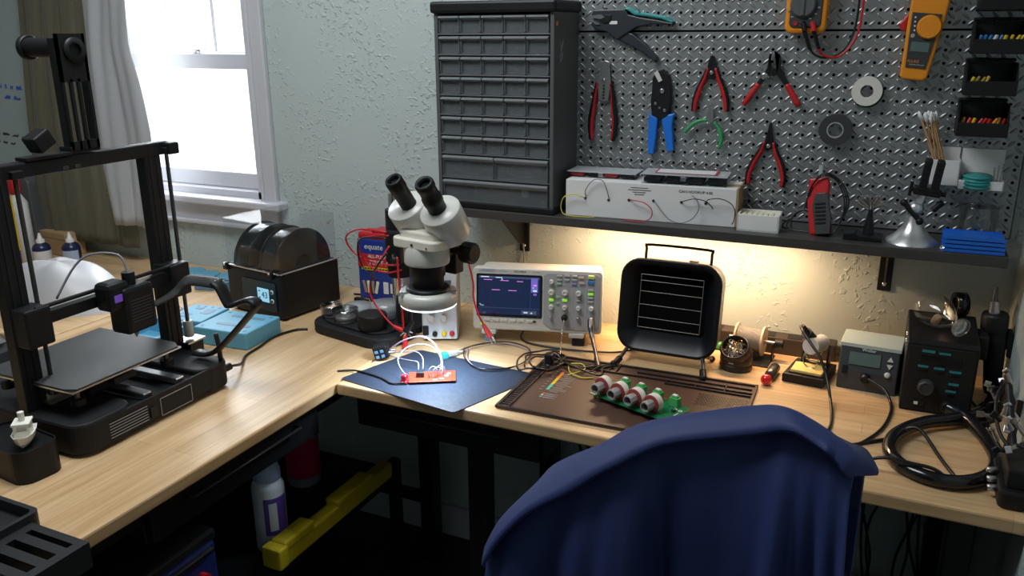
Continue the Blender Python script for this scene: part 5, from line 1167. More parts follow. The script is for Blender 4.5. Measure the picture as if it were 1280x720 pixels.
pts = [(.219, 1.815, .770+.01), (.222, 1.80, .764), (.219, 1.77, .763), (.206, 1.728, .764), (.180, 1.680, .765), (.14, 1.640, .766), (.10, 1.610, .766), (.065, 1.568, .765), (.043, 1.520, .764), (.040, 1.465, .763), (.060, 1.420, .763), (.098, 1.395, .763), (.140, 1.395, .763), (.175, 1.42, .763), (.198, 1.46, .763), (.206, 1.51, .763), (.200, 1.56, .763), (.186, 1.61, .765), (.168, 1.65, .768), (.148, 1.672, .771), (.135, 1.680, .772)]
hz = cable(pts, .0120, 'blackgl', 'air_hose', 'x', 'hose', n=14, sm=6); attach(hz, hg)
rb_ = []
def seg(P0, n, r, m_):
    b = MB(m_)
    for k in range(len(P0)-1):
        for q in range(n):
            t = q/n; p = Vector(P0[k]).lerp(Vector(P0[k+1]), t); b.lathe([(r*.9, -.0015), (r, 0), (r*.9, .0015)], 14, axis=(Vector(P0[k+1])-Vector(P0[k])).normalized(), ctr=p, cap=False)
    return b
attach(seg([(.2185, 1.817, .792), (.2215, 1.803, .772), (.2205, 1.78, .766), (.210, 1.735, .766), (.196, 1.705, .768)], 6, .0128, 'black').build('strain_relief_sleeve', base=True), hg)
cable([(-.03, 1.475, .7535), (.02, 1.520, .7535), (.05, 1.542, .757), (.07, 1.548, .776), (.09, 1.535, .778), (.12, 1.48, .760), (.142, 1.43, .7545), (.149, 1.407, .7545), (.14, 1.400, .7545), (.11, 1.40, .776), (.07, 1.402, .779), (.03, 1.404, .779), (-.01, 1.405, .762), (-.05, 1.40, .7535)], .0032, 'wireb', 'charging_cable', 'black cable folded in a long narrow loop across the hose')

# ---- third hand at the right edge
th_ = thing('helping_hands', 'black stand crowded with metal clips at right edge of worktop', 'helping hands', (.218, 1.425, T))
MB('black').prism(rrect(.040, .13, .012, n=5), .030, bev=.004).box((.004, .0, .045), (.030, .10, .034), bev=.004).build('base', th_)
for k, (y, z_) in enumerate(((-.030, .018), (-.012, .024), (.004, .032))): MB('steel').cyl((-.018, y, z_), (-.034, y-.004, z_-.001), .0055, n=14, bev=.0015).build('thumb_nut', th_)
MB('black').cyl((.004, .03, .05), (-.010, .11, .14), .006, n=10).cyl((-.010, .11, .14), (.0, .22, .075), .005, n=10).cyl((.0, .22, .075), (.004, .30, .02), .005, n=10).cyl((.0, .06, .05), (.012, .12, .11), .006, n=10).build('arm', th_)
rnd = random.Random(4)
for k in range(22):
    c0 = Vector((-.014+rnd.uniform(-.010, .024), .02+rnd.uniform(-.04, .07), .070+.0045*k+rnd.uniform(0, .01))) if k < 11 else Vector((-.012+rnd.uniform(-.012, .022), .10+.018*(k-11)+rnd.uniform(-.01, .01), .045+.055*math.sin((k-11)*.35)+rnd.uniform(-.01, .012))); d0 = Vector((rnd.uniform(-.6, .2), rnd.uniform(-.8, .3), rnd.uniform(-.1, .9))).normalized()
    m_ = 'steel' if k % 3 else 'black'
    b = MB(m_).cyl(c0, c0+d0*.022, .0042, .0032, 6).box(c0+d0*.026, (.010, .004, .012), bev=.001, rot=(rnd.uniform(0, 3), rnd.uniform(0, 3), 0)); b.build('clip', th_)
MB('black').tube([(-.0, .02, .06), (-.02, .05, .08), (-.025, .10, .11), (-.012, .14, .13), (.006, .15, .10), (.01, .12, .07)], .003, 8).build('flexible_arm', th_)
attach(cable([(.17, 1.80, .757), (.185, 1.76, .756), (.2, 1.70, .7545), (.21, 1.62, .7545), (.222, 1.56, .7545)], .003, 'wireb', 'power_cord', 'x'), ha)
cord_ = cable([(-1.37, 1.87, .7535), (-1.33, 1.875, .7535), (-1.30, 1.85, .7535), (-1.26, 1.80, .7535)], .0026, 'wireb', 'power_cord', 'black cord lying on the worktop in front of first aid box')
sw_ = MB('black').box((0, 0, .008), (.05, .016, .014), bev=.004).build('extension_cord', loc=(-1.305, 1.815, T+.0004), rot=(0, 0, R(-12))); tag(sw_, 'small black cord with inline switch in front of first aid box', 'cord'); attach(cord_, sw_)

# ================================================================== PRINTER
pt = thing('printer_3d', 'black 3D printer with tall frame and dark textured bed', '3D printer', (-1.42, 1.06, T))
PX = Tr(1.42, -1.06, -T)
bx0, bx1, by0, by1 = -1.62, -1.237, .872, 1.243
b = MB('blackm', PX)
b.prism(rrect(bx1-bx0, .125, .035, n=6, cx=(bx0+bx1)/2, cy=by0+.0625), .058, bev=.005, z0=T+.006)
b.prism(rrect(bx1-bx0, .085, .030, n=6, cx=(bx0+bx1)/2, cy=by1-.0425), .054, bev=.004, z0=T+.006)
b.box(((bx0+bx1)/2-.002, (by0+by1)/2, T+.027), (bx1-bx0-.006, by1-by0-.05, .042), bev=.002)
b.box((bx1-.004, (by0+by1)/2+.02, T+.036), (.006, .26, .044), bev=.002)
base_ = b.build('base', pt)
for x in (bx0+.04, bx1-.04):
    for y in (by0+.04, by1-.04): MB('black', PX).cyl((x, y, T), (x, y, T+.007), .012).build('foot', pt)
for y in (1.035, 1.115): MB('alu', PX).box((-1.43, y, T+.058), (.36, .020, .012), bev=.002).build('bed_rail', pt)
MB('alu', PX).box((-1.262, 1.20, T+.0608), (.038, .06, .0012), bev=.0004).build('top_plate', pt) if False else None
b = MB('marker', PX)
for k in range(6): b.box((bx1+.0008, .975, T+.018+.0055*k), (.0006, .085, .0012))
for (y, z_, w_, h_) in ((1.088, T+.047, .078, .001), (1.088, T+.012, .078, .001)): b.box((bx1+.0008, y, z_), (.0008, w_, h_))
for y in (1.049, 1.127): b.box((bx1+.0008, y, T+.0295), (.0008, .001, .036))
b.build('rating_label', pt)
b = MB('black', PX).box((bx1+.001, 1.030, T+.028), (.003, .014, .02), bev=.0008); b.build('card_slot', pt)
# bed
b = MB('bed', PX); b.prism([(-1.505, .895), (-1.29, .895), (-1.268, .905), (-1.268, 1.135), (-1.29, 1.15), (-1.505, 1.15)], .003, z0=T+.117); bd = b.build('bed_plate', pt)
b = MB('alu', PX).box((-1.386, 1.02, T+.1145), (.234, .250, .003)); b.build('heater', bd)
b = MB('black', PX).box((-1.386, 1.02, T+.095), (.20, .05, .010)).box((-1.386, 1.02, T+.080), (.12, .10, .024), bev=.003)
b.build('bed_carriage', pt)
for x in (-1.48, -1.292):
    for y in (.92, 1.125): MB('dsteel', PX).cyl((x, y, T+.085), (x, y, T+.114), .005, n=10).cyl((x, y, T+.080), (x, y, T+.092), .013, n=20, m='black').build('levelling_knob', pt)
# posts
for y, nm in ((.898, 0), (1.228, 1)):
    b = MB('black', PX).box((-1.385, y, T+.27), (.026, .040, .47), bev=.002)
    for q in (-.008, .008): b.box((-1.3715, y+q, T+.27), (.0016, .004, .46), 'blackm')
    b.build('post', pt)
    ys = y+.036 if nm else y+.034
    s_q = MB('mesh' if not nm else 'dsteel', PX).cyl((-1.372, ys, T+.10), (-1.372, ys, T+.485), .0042, n=10); s_q.build('lead_screw', pt)
    MB('lgrey' if nm else 'steel', PX).cyl((-1.372, ys, T+.082), (-1.372, ys, T+.118), .0105, n=20, bev=.001).build('coupler', pt)
    MB('black', PX).box((-1.372, ys, T+.052), (.040, .040, .044), bev=.003).box((-1.372, ys, T+.075), (.044, .05, .004), 'steel').build('motor', pt)
    MB('black', PX).box((-1.372, ys, T+.488), (.022, .022, .014), bev=.002).build('screw_bearing', pt)
b = MB('black', PX).box((-1.385, 1.075, T+.493), (.028, .40, .026), bev=.003).box((-1.376, 1.270, T+.492), (.046, .026, .024), bev=.003).box((-1.376, .875, T+.492), (.046, .03, .024), bev=.003); b.build('top_beam', pt)
for y in (1.03, 1.055): MB('lgrey' if False else 'char', PX).box((-1.3705, y, T+.486), (.002, .012, .006)).build('beam_slot', pt)
# spool holder
b = MB('black', PX)
yy0, yy1, zz0, zz1 = 1.048, 1.106, T+.515, T+.718
side2 = Tr(-1.372, 0, 0) @ RIGHT
b.prism([(yy0, zz0), (yy0+.004, zz0), (yy0+.004, zz1), (yy0, zz1)], .006, X=side2).prism([(yy1-.006, zz0), (yy1, zz0), (yy1, zz1), (yy1-.006, zz1)], .006, X=side2)
b.prism([(yy0, T+.635), (yy1, T+.635), (yy1, zz1), (yy0, zz1)], .006, X=side2).prism([(yy0, zz0), (yy1, zz0), (yy1, T+.53), (yy0, T+.53)], .006, X=side2)
for y in (yy0+.018, yy0+.034): b.prism([(y-.0028, zz0), (y+.0028, zz0), (y+.0028, T+.64), (y-.0028, T+.64)], .006, X=side2)
b.box((-1.385, (yy0+yy1)/2, zz0), (.034, .062, .012), bev=.002).box((-1.380, yy0+.001, T+.61), (.016, .004, .20)).box((-1.380, yy1-.001, T+.61), (.016, .004, .20)); b.build('spool_plate', pt)
b = MB('black', PX).cyl((-1.378, 1.074, T+.694), (-1.476, 1.074, T+.694), .0175, n=30).cyl((-1.470, 1.074, T+.694), (-1.482, 1.074, T+.694), .0225, n=30, bev=.002); b.build('spool_arm', pt)
MB('black', PX).lathe([(.012, 0), (.022, 0), (.022, .004), (.012, .004)], 24, axis=(1, 0, 0), ctr=(-1.365, 1.080, T+.690), cap=False).build('arm_flange', pt)
b = MB('black', PX @ Tr(-1.375, .995, T+.530) @ Rx(R(28))).box((0, 0, .010), (.034, .036, .030), bev=.003); b.build('runout_sensor', pt)
MB('black', PX).box((-1.382, 1.0, T+.510), (.03, .09, .006), bev=.001).build('sensor_bracket', pt)
# x gantry and print head
b = MB('black', PX).box((-1.352, 1.065, T+.235), (.020, .36, .022), bev=.002).box((-1.36, 1.228, T+.225), (.052, .05, .070), bev=.004).box((-1.36, .905, T+.225), (.050, .05, .070), bev=.004)
b.cyl((-1.342, .905, T+.258), (-1.342, 1.23, T+.258), .004, n=10); b.build('x_beam', pt)
hd = MB('black', PX).box((-1.318, 1.085, T+.212), (.050, .072, .092), bev=.008).box((-1.322, 1.048, T+.245), (.044, .050, .056), bev=.010).cyl((-1.318, 1.085, T+.245), (-1.318, 1.085, T+.282), .012).build('print_head', pt)
b = MB('char', PX); [b.box((-1.2925, 1.085, T+.232-.006*k), (.001, .048, .0018)) for k in range(8)]; b.build('vent', hd)
MB('purplelight', PX).box((-1.2995, 1.045, T+.243), (.002, .024, .014), bev=.0008).build('status_light', hd)
MB('brass', PX).cyl((-1.318, 1.085, T+.163), (-1.318, 1.085, T+.150), .006, .0015, 12).build('nozzle', hd)
MB('wirew', PX).tube([(-1.318, 1.085, T+.26), (-1.33, 1.088, T+.305), (-1.35, 1.075, T+.318), (-1.38, 1.05, T+.315), (-1.40, 1.03, T+.29), (-1.415, 1.0, T+.24)], .0022, 8).build('filament_tube', pt)
# flat ribbon cable in two arcs
b = MB('mesh', PX).tube([(-1.32, 1.10, T+.20), (-1.325, 1.16, T+.20), (-1.33, 1.20, T+.205), (-1.31, 1.215, T+.228), (-1.295, 1.22, T+.231), (-1.262, 1.222, T+.232), (-1.225, 1.22, T+.232)], 0, 8, radii=[(.014, .005)], flat=(0, 1, 0), smoothpath=4); b.build('cable_sleeve', pt)
b = MB('black', PX).tube([(-1.235, 1.22, T+.234), (-1.222, 1.22, T+.226), (-1.205, 1.22, T+.196), (-1.198, 1.22, T+.190), (-1.180, 1.22, T+.196), (-1.150, 1.22, T+.208), (-1.134, 1.22, T+.206), (-1.132, 1.22, T+.196), (-1.155, 1.22, T+.172), (-1.20, 1.22, T+.128), (-1.245, 1.22, T+.088), (-1.275, 1.22, T+.072), (-1.31, 1.22, T+.070)], 0, 8, radii=[(.016, .0055)], flat=(0, 1, 0), smoothpath=4)
b.build('ribbon_cable', pt)
MB('mesh', PX).tube([(-1.262, 1.232, T+.115), (-1.258, 1.233, T+.09), (-1.256, 1.232, T+.058)], .0052, 10).build('braided_cable', pt)
MB('black', PX).cyl((-1.262, 1.243, T+.030), (-1.262, 1.262, T+.030), .008).build('power_inlet', pt)
attach(cable([(-1.265, 1.262, .780), (-1.272, 1.29, .770), (-1.29, 1.325, .758), (-1.322, 1.375, .7535), (-1.332, 1.43, .7535), (-1.345, 1.50, .7535), (-1.33, 1.56, .7535), (-1.305, 1.578, .7535)], .0030, 'wireb', 'power_cord', 'x'), pt)
# front screen unit with knob
su = thing('control_screen', 'grey topped control box with white knob left of the printer', 'control box', (-1.705, .955, T), R(0))
MB('blackm').prism([(-.03, 0), (.05, 0), (.05, .060), (.04, .078), (-.03, .100)], .12, bev=.003, X=Tr(0, .11, 0) @ Matrix(((1, 0, 0, 0), (0, 0, -1, 0), (0, 1, 0, 0), (0, 0, 0, 1)))).build('case', su)
b = MB('dgrey').box((-.002, .050, .0985), (.050, .112, .004), rot=(0, R(20), 0), bev=.001); b.build('face', su)
MB('knobw').lathe([(.012, 0), (.012, .008), (.010, .010)], 22, axis=(.34, 0, .94), ctr=(.012, .082, .096)).build('knob', su)
# small black bin with boat
bn = thing('small_bin', 'black rounded plastic bin in front of the printer', 'bin', (-1.325, .815, T), R(-6))
b = MB('black'); ww, dd, hh_ = .150, .078, .058
outer = rrect(ww, dd, .024, n=6); inner = rrect(ww-.006, dd-.006, .021, n=6)
b.grid([[(x, y, 0) for x, y in outer], [(x, y, hh_) for x, y in outer], [(x, y, hh_) for x, y in inner], [(x, y, hh_-.004) for x, y in inner]], closed=True, smooth=False)
b.prism(inner, .002, z0=hh_-.006).prism(outer, .002); b.build('body', bn)
b = MB('marker'); [b.box((-.055+.008*q, -dd/2-.0004, .034), (.006 if q != 4 else .001, .0006, .006)) for q in range(9)]; b.build('lettering', bn)
bt = thing('toy_boat', 'tiny white toy tugboat sitting on the edge of the black bin', 'toy boat', (-1.284, .806, T+.0582), R(-48))
bt.scale = (1.25, 1.25, 1.4)
def hull(w_, l_, z_, bow): return [(-l_*.5, -w_*.42, z_), (-l_*.2, -w_*.5, z_), (l_*.15, -w_*.48, z_), (l_*.38, -w_*.25, z_), (l_*.5+bow, 0, z_+bow*.9), (l_*.38, w_*.25, z_), (l_*.15, w_*.48, z_), (-l_*.2, w_*.5, z_), (-l_*.5, w_*.42, z_)]
b = MB('bulb'); b.grid([hull(.010, .030, 0, 0), hull(.022, .044, .006, .002), hull(.028, .052, .015, .005), hull(.027, .050, .0152, .004), hull(.023, .044, .011, 0)], closed=True, smooth=False)
b.add(hull(.023, .044, .011, 0), [tuple(range(9))]).add(hull(.010, .030, 0, 0), [tuple(range(9))[::-1]]); hl = b.build('hull', bt)
b = MB('bulb')
for x in (-.012, .006):
    for y in (-.008, .008): b.box((x, y, .018), (.003, .003, .018))
b.box((-.003, 0, .0145), (.020, .018, .008)).box((-.003, 0, .0275), (.026, .022, .003), bev=.0008); b.build('cabin', bt)
MB('bulb').cyl((-.004, 0, .028), (-.004, 0, .040), .0038, .0042, 14).build('chimney', bt)
# black tray rack at the near left corner
bk = thing('slotted_rack', 'black plastic tray and slotted ledge at the near left corner', 'tool rack', (-1.20, .42, T))
b = MB('dgrey'); Rk = Tr(1.20, -.42, 0)
def sl(b, x0, x1, y0, y1, z0, z1, m=None): b.box(((x0+x1)/2, (y0+y1)/2, (z0+z1)/2), (x1-x0, y1-y0, z1-z0), m)
M['rack'] = mat('rack_black', (.018, .019, .021), .4, bump=.3, bscale=300)
b = MB('rack', Rk)
zt = .040; xr = -.966; yt = .668
xs = [(-1.075, -.985)]
ysl = [.645-.030*k for k in range(13)]
sl(b, -1.085, xr, .655, yt, 0, zt); sl(b, xr-.016, xr, .20, .655, 0, zt); sl(b, -1.085, -1.068, .20, .655, 0, zt)
for k, y in enumerate(ysl): sl(b, -1.068, xr-.016, y-.016, y-.0, 0, zt)
b.build('slotted_ledge', bk)
b = MB('rack', Rk); pth = rrect(.36, .46, .012, cx=-1.265, cy=.455); pin = rrect(.345, .445, .010, cx=-1.265, cy=.455)
b.grid([[(x, y, 0) for x, y in pth], [(x, y, .052) for x, y in pth], [(x, y, .052) for x, y in pin], [(x, y, .034) for x, y in pin]], closed=True, smooth=False).prism(pin, .004, z0=.030); b.build('tray', bk)

# ---- pale blue printed boxes
def bluebox(loc, rz, w_, d_, h_, kind, label):
    t_ = thing('printed_box', label, 'box', loc, rz, group='light blue printed boxes')
    b = MB('skyblue')
    if kind == 'open':
        o = rrect(w_, d_, .006); i_ = rrect(w_-.018, d_-.018, .005)
        b.grid([[(x, y, 0) for x, y in o], [(x, y, h_) for x, y in o], [(x, y, h_) for x, y in i_], [(x*.96, y*.96, .004) for x, y in i_]], closed=True, smooth=False).prism(i_, .003, z0=.001)
    else:
        b.prism(rrect(w_, d_, .006), h_, bev=.003)
        rndb = random.Random(int(w_*1000)); m2 = 'sky2'
        if kind == 'slots':
            for q in range(2): b.prism(rrect(w_*.62, d_*.10, .005, cx=w_*.05, cy=-d_*.18+q*d_*.42), .0007, 'bluegrey', z0=h_)
            for x, y in ((-.40, -.38), (.40, -.38), (-.40, .38), (.40, .38)): b.lathe([(.005, 0), (.005, .0006)], 14, 'bluegrey', ctr=(w_*x, d_*y, h_))
        else:
            for x, y, a, c in ((-.2, -.2, .3, .2), (.2, .1, .25, .3), (-.15, .25, .2, .12)): b.prism(rrect(w_*a, d_*c, .003, cx=w_*x, cy=d_*y), .0007, 'bluegrey', z0=h_)
            for q in range(4): b.lathe([(.004, 0), (.004, .0006)], 12, 'bluegrey', ctr=(w_*(-.3+.2*q), d_*.38, h_))
    b.build('body', t_)
    return t_
bluebox((-1.428, 1.468, T), R(4), .155, .135, .042, 'slots', 'light blue printed box nearest the filament dryer')
bluebox((-1.572, 1.485, T), R(8), .105, .120, .040, 'holes', 'light blue printed box with small holes, middle of the three')
bluebox((-1.60, 1.362, T), R(2), .150, .120, .038, 'open', 'open light blue printed tray behind the printer bed')
M['acr2'] = mat('grey_card', (.35, .36, .36), .6)
cs_ = thing('acrylic_comb', 'translucent grey notched plate standing behind the blue boxes', 'plate', (-1.68, 1.53, T), R(-25))
b = MB('frost'); b.prism([(-.05, 0), (.05, 0), (.05, .030), (.038, .030), (.038, .022), (.026, .022), (.026, .030), (.012, .030), (.012, .022), (-.002, .022), (-.002, .030), (-.05, .024)], .003, X=PL); b.build('plate', cs_)
for k, (x, y, r_, lb) in enumerate(((-1.975, 1.862, .040, 'leftmost flat pale blue disc under the window'), (-1.905, 1.855, .038, 'middle flat pale blue disc under the window'), (-1.83, 1.872, .036, 'rightmost flat pale blue disc under the window'))):
    tag(MB('skyblue').lathe([(r_-.001, 0), (r_, .002), (r_, .005), (r_-.002, .006)], 28).build('printed_disc', loc=(x, y, T+.0003)), lb, 'disc')
for k, (x, y, a, lb) in enumerate(((-1.80, 1.742, 15, 'small dark blue printed block left of filament dryer, left one'), (-1.742, 1.775, 70, 'small dark blue printed block left of filament dryer, right one'))):
    tag(MB('bluegrey').prism([(-.03, -.012), (.03, -.012), (.026, .012), (-.02, .014)], .024, bev=.002).box((0, 0, .026), (.02, .010, .006)).build('printed_block', loc=(x, y, T+.0003), rot=(0, 0, R(a))), lb, 'block')

# ---- filament dryer
fd = thing('filament_dryer', 'black filament dryer with clear cover holding two black spools', 'filament dryer', (-1.503, 1.618, T), R(-9))
DW, DD, DH = .212, .205, .127
b = MB('black').box((0, DD/2, DH/2+.003), (DW, DD, DH-.006), bev=.006); b.build('base', fd)
MB('dryf' if 'dryf' in M else 'char').prism(rrect(DW-.03, DH-.03, .006, cy=DH/2), .002, bev=.0008, X=Tr(0, -.0005, 0) @ PL).build('front_panel', fd) if False else None
M['dryt'] = mat('dark_teal_panel', (.004, .020, .030), .3)
MB('dryt').prism(rrect(.130, .078, .006, cx=.022, cy=.062), .002, X=Tr(0, -.0008, 0) @ PL).build('front_panel', fd)
MB('lcdlit').box((.038, -.0030, .064), (.044, .001, .036)).build('display', fd)
b = MB('ink').text('43', .024, fr(.044, -.0038, .064), 'ink', .0002); b.box((.024, -.0038, .074), (.007, .0004, .003)).box((.024, -.0038, .056), (.007, .0004, .003)); b.build('digits', fd)
for z_ in (.076, .052): MB('knobw').lathe([(.0062, 0), (.0062, .002), (.005, .003)], 18, axis=(0, -1, 0), ctr=(.072, -.0020, z_)).lathe([(.0035, .003), (.0035, .0034)], 12, 'ink', axis=(0, -1, 0), ctr=(.072, -.002, z_)).build('button', fd)
for k in range(2):
    x = -.048+.098*k; cz_ = .128; cy_ = DD/2
    for q in (-.030, .030): MB('black').lathe([(.028, -.0015), (.097, -.0015), (.098, 0), (.097, .0015), (.028, .0015)], 44, axis=(1, 0, 0), ctr=(x+q, cy_, cz_), cap=False).build('spool_flange', fd)
    MB('blackgl').lathe([(.028, -.028), (.093, -.028), (.094, -.02), (.094, .02), (.093, .028), (.028, .028)], 44, axis=(1, 0, 0), ctr=(x, cy_, cz_), cap=False).build('filament', fd)
b = MB('acryl'); t_h = .0022; z0_, z1_ = DH, DH+.125
b.box((0, .004, (z0_+z1_)/2), (DW-.006, t_h, z1_-z0_)).box((0, DD-.004, (z0_+z1_)/2), (DW-.006, t_h, z1_-z0_)).box((-DW/2+.004, DD/2, (z0_+z1_)/2), (t_h, DD-.008, z1_-z0_)).box((DW/2-.004, DD/2, (z0_+z1_)/2), (t_h, DD-.008, z1_-z0_)).box((0, DD/2, z1_), (DW-.006, DD-.006, t_h)); b.build('clear_cover', fd)
b = MB('chrome').cyl((-DW/2, -.003, DH+.001), (DW/2, -.003, DH+.001), .0022, n=8).cyl((DW/2+.003, 0, DH+.001), (DW/2+.003, DD, DH+.001), .0022, n=8); b.build('metal_edge', fd)
for x in (-DW/2+.006, DW/2-.03): MB('black').box((x, -.004, DH-.004), (.016, .012, .020), bev=.002).cyl((x, -.011, DH+.002), (x, -.004, DH+.002), .004, m='chrome').build('latch', fd)
for x in (-.09, .09):
    for y in (.02, .185): MB('black').cyl((x, y, 0), (x, y, .006), .008).build('foot', fd)

# ---- bottles and boxes under the curtain
def bottle(x, y, lb, stripe):
    t_ = thing('dropper_bottle', lb, 'bottle', (x, y, T))
    MB('navybot').lathe([(.026, 0), (.028, .003), (.028, .052), (.024, .062), (.012, .070), (.011, .074)], 24).build('body', t_)
    MB('wlabel' if not stripe else 'lblue').lathe([(.0286, .014), (.0286, .046)], 24, cap=False, arc=4.2 if not stripe else 2.0, X=Rz(R(190 if not stripe else 250))).build('label', t_)
    MB('white').lathe([(.013, .070), (.013, .080), (.008, .083), (.004, .098), (.003, .102)], 20).build('cap', t_)
bottle(-2.500, 1.745, 'dark blue dropper bottle with wide white label, left one', 0); bottle(-2.418, 1.790, 'dark blue dropper bottle with narrow blue label, right one', 1)
tag(MB('tan').box((0, 0, .040), (.15, .07, .078), bev=.002).box((0, -.0355, .060), (.15, .001, .003), 'kraft').build('cardboard_box', loc=(-2.565, 1.868, T), rot=(0, 0, R(-4))), 'small tan cardboard box behind the two dropper bottles', 'box')
yb = thing('product_box', 'tall yellow and purple box left of the dropper bottles', 'box', (-2.55, 1.66, T), R(10))
MB('yellow').box((0, 0, .115), (.06, .06, .23), bev=.002).build('box', yb)
b = MB('purple').box((.0, -.0306, .030), (.058, .001, .05)).box((0, -.0306, .10), (.058, .001, .03), 'wlabel').box((.0306, 0, .03), (.001, .05, .05)).box((.0, -.0306, .175), (.058, .001, .02), 'ink').lathe([(.012, 0), (.012, .001)], 14, 'redgl', axis=(0, -1, 0), ctr=(.01, -.0308, .055)); b.build('printed_label', yb)
rb2 = thing('spray_bottle', 'red and white bottle standing behind the yellow box', 'bottle', (-2.60, 1.76, T))
MB('wlabel').lathe([(.028, 0), (.030, .004), (.030, .19), (.016, .215), (.014, .22)], 20).build('body', rb2); MB('red').lathe([(.017, .22), (.019, .224), (.019, .262), (.012, .27)], 20).build('cap', rb2)
gt = thing('speaker_box', 'rounded grey box leaning behind the bottles beside olive curtain', 'box', (-2.67, 1.875, T))
MB('bluegrey2' if 'bluegrey2' in M else 'dgrey').prism(rrect(.085, .26, .025, cy=.13), .05, bev=.006, X=PL).build('body', gt)
dm = thing('plastic_bag', 'soft white translucent plastic bundle behind the printer', 'bag', (-2.08, 1.49, T), R(12))
rows = []
rnd = random.Random(9)
for i in range(12):
    t = i/11; row = []
    for j in range(36):
        a = 2*PI*j/36; k_ = 1-.06*math.sin(3*a+2*t)-.03*math.sin(7*a); rr_ = 1-t
        row.append((.20*k_*rr_*math.cos(a), .13*k_*rr_*math.sin(a), (.118)*(1-(1-t)**3)+.006*math.sin(4*a)*(1-t)*t*4))
    rows.append(row)
MB('whitedome').grid(rows, closed=True).build('bag', dm)
tag(MB('redgl').lathe([(.035, 0), (.037, .003), (.037, .04), (.034, .043)], 28).build('red_tin', loc=(-1.735, 1.235, T)), 'small red lidded tin behind the printer bed', 'tin') if False else None

# ================================================================== CHAIR AND JACKET
ch = thing('office_chair', 'office chair mostly hidden under a navy blue jacket', 'chair', (-.16, 1.06, 0), R(4))
b = MB('blackm')
rows = []
for i in range(9):
    t = i/8; z_ = .56+.35*t; row = []; hw = .17*(1-.35*t**3)
    for j in range(13):
        s = -1+2*j/12; row.append((s*hw, -.105+.05*s*s-.02*math.sin(PI*t), z_))
    rows.append(row)
o = b.grid(rows).build('backrest', ch); m = o.modifiers.new('s', 'SOLIDIFY'); m.thickness = .026; m.offset = 0
MB('blackm').prism(rrect(.48, .46, .10, n=8, cy=.16), .075, bev=.02, z0=.44, seg=3).build('seat', ch)
MB('black').tube([(0, .10, .44), (0, -.09, .44), (0, -.14, .52), (0, -.13, .72)], 0, 8, radii=[(.035, .010)], flat=(1, 0, 0)).build('back_support', ch)
MB('dsteel').cyl((0, .16, .12), (0, .16, .44), .026).build('gas_lift', ch)
for k in range(5):
    a = 2*PI*k/5+.3; l_ = MB('black').tube([(0, .16, .125), (.16*math.cos(a), .16+.16*math.sin(a), .105), (.30*math.cos(a), .16+.30*math.sin(a), .075)], 0, 8, radii=[(.028, .020), (.016, .013)], smoothpath=3).build('leg', ch)
    MB('black').cyl((.30*math.cos(a)-.012, .16+.30*math.sin(a), .028), (.30*math.cos(a)+.012, .16+.30*math.sin(a), .028), .028, n=18).cyl((.30*math.cos(a), .16+.30*math.sin(a), .03), (.30*math.cos(a), .16+.30*math.sin(a), .075), .008).build('caster', l_)

ridge = [[-0.467, 0.905, 0.767], [-0.448, 0.915, 0.811], [-0.405, 0.925, 0.866], [-0.375, 0.935, 0.907], [-0.317, 0.945, 0.942], [-0.275, 0.955, 0.973], [-0.217, 0.965, 0.995], [-0.132, 0.975, 1.02], [-0.095, 0.965, 1.027], [-0.055, 0.955, 1.018], [-0.028, 0.945, 1.009], [0.004, 0.935, 1.007]]
band = [[-0.441, 0.86, 0.79], [-0.421, 0.87, 0.829], [-0.386, 0.88, 0.874], [-0.329, 0.89, 0.912], [-0.287, 0.9, 0.949], [-0.252, 0.91, 0.971], [-0.205, 0.92, 0.993], [-0.124, 0.93, 1.018], [-0.082, 0.92, 1.033], [-0.052, 0.91, 1.032], [-0.033, 0.9, 1.025], [-0.01, 0.89, 1.0]]
bot = [[-0.435, 0.82, 0.745], [-0.408, 0.83, 0.74], [-0.363, 0.84, 0.741], [-0.315, 0.85, 0.75], [-0.265, 0.86, 0.753], [-0.221, 0.87, 0.76], [-0.173, 0.88, 0.769], [-0.117, 0.89, 0.78], [-0.075, 0.88, 0.802], [-0.036, 0.87, 0.827], [-0.007, 0.86, 0.849], [0.013, 0.85, 0.868]]
def resamp(P, n):
    P = [Vector(p) for p in P]; N = len(P); out = []
    for k in range(n):
        u = k/(n-1)*(N-1); i = min(int(u), N-2); t = u-i
        a, b_, c, d = P[max(i-1, 0)], P[i], P[i+1], P[min(i+2, N-1)]
        out.append(.5*((2*b_)+(-a+c)*t+(2*a-5*b_+4*c-d)*t*t+(-a+3*b_-3*c+d)*t**3))
    return out
NC = 90
Rg, Bd, Bt = resamp(ridge, NC), resamp(band, NC), resamp(bot, NC)
def fold(s):     # vertical folds that grow downward
    return .022*math.sin(2*PI*(s*3.1+.1))+.013*math.sin(2*PI*(s*6.7+.35))+.006*math.sin(2*PI*s*11+1)+.022*math.exp(-((s-.80)/.03)**2)-.018*math.exp(-((s-.74)/.035)**2)
jk = thing('jacket', 'navy blue jacket draped over the back of the chair', 'jacket', (-.21, .92, .62))
JX = Tr(.21, -.92, -.62)
rows = []
dz_in = Vector((0, .012, -.010))
for i in range(5):                          # behind the ridge, going down toward the desk side
    t = (4-i)/4; rows.append([(p.x-.02*t*(0 if k > NC*.9 else 0), p.y+.055*t**.6, p.z-.20*t**1.6) for k, p in enumerate(Rg)])
for i in range(1, 6):
    t = i/6; rows.append([tuple(Rg[k].lerp(Bd[k], t)+Vector((0, 0, .010*math.sin(PI*t)))-Vector((0, 0, .007*t))) for k in range(NC)])
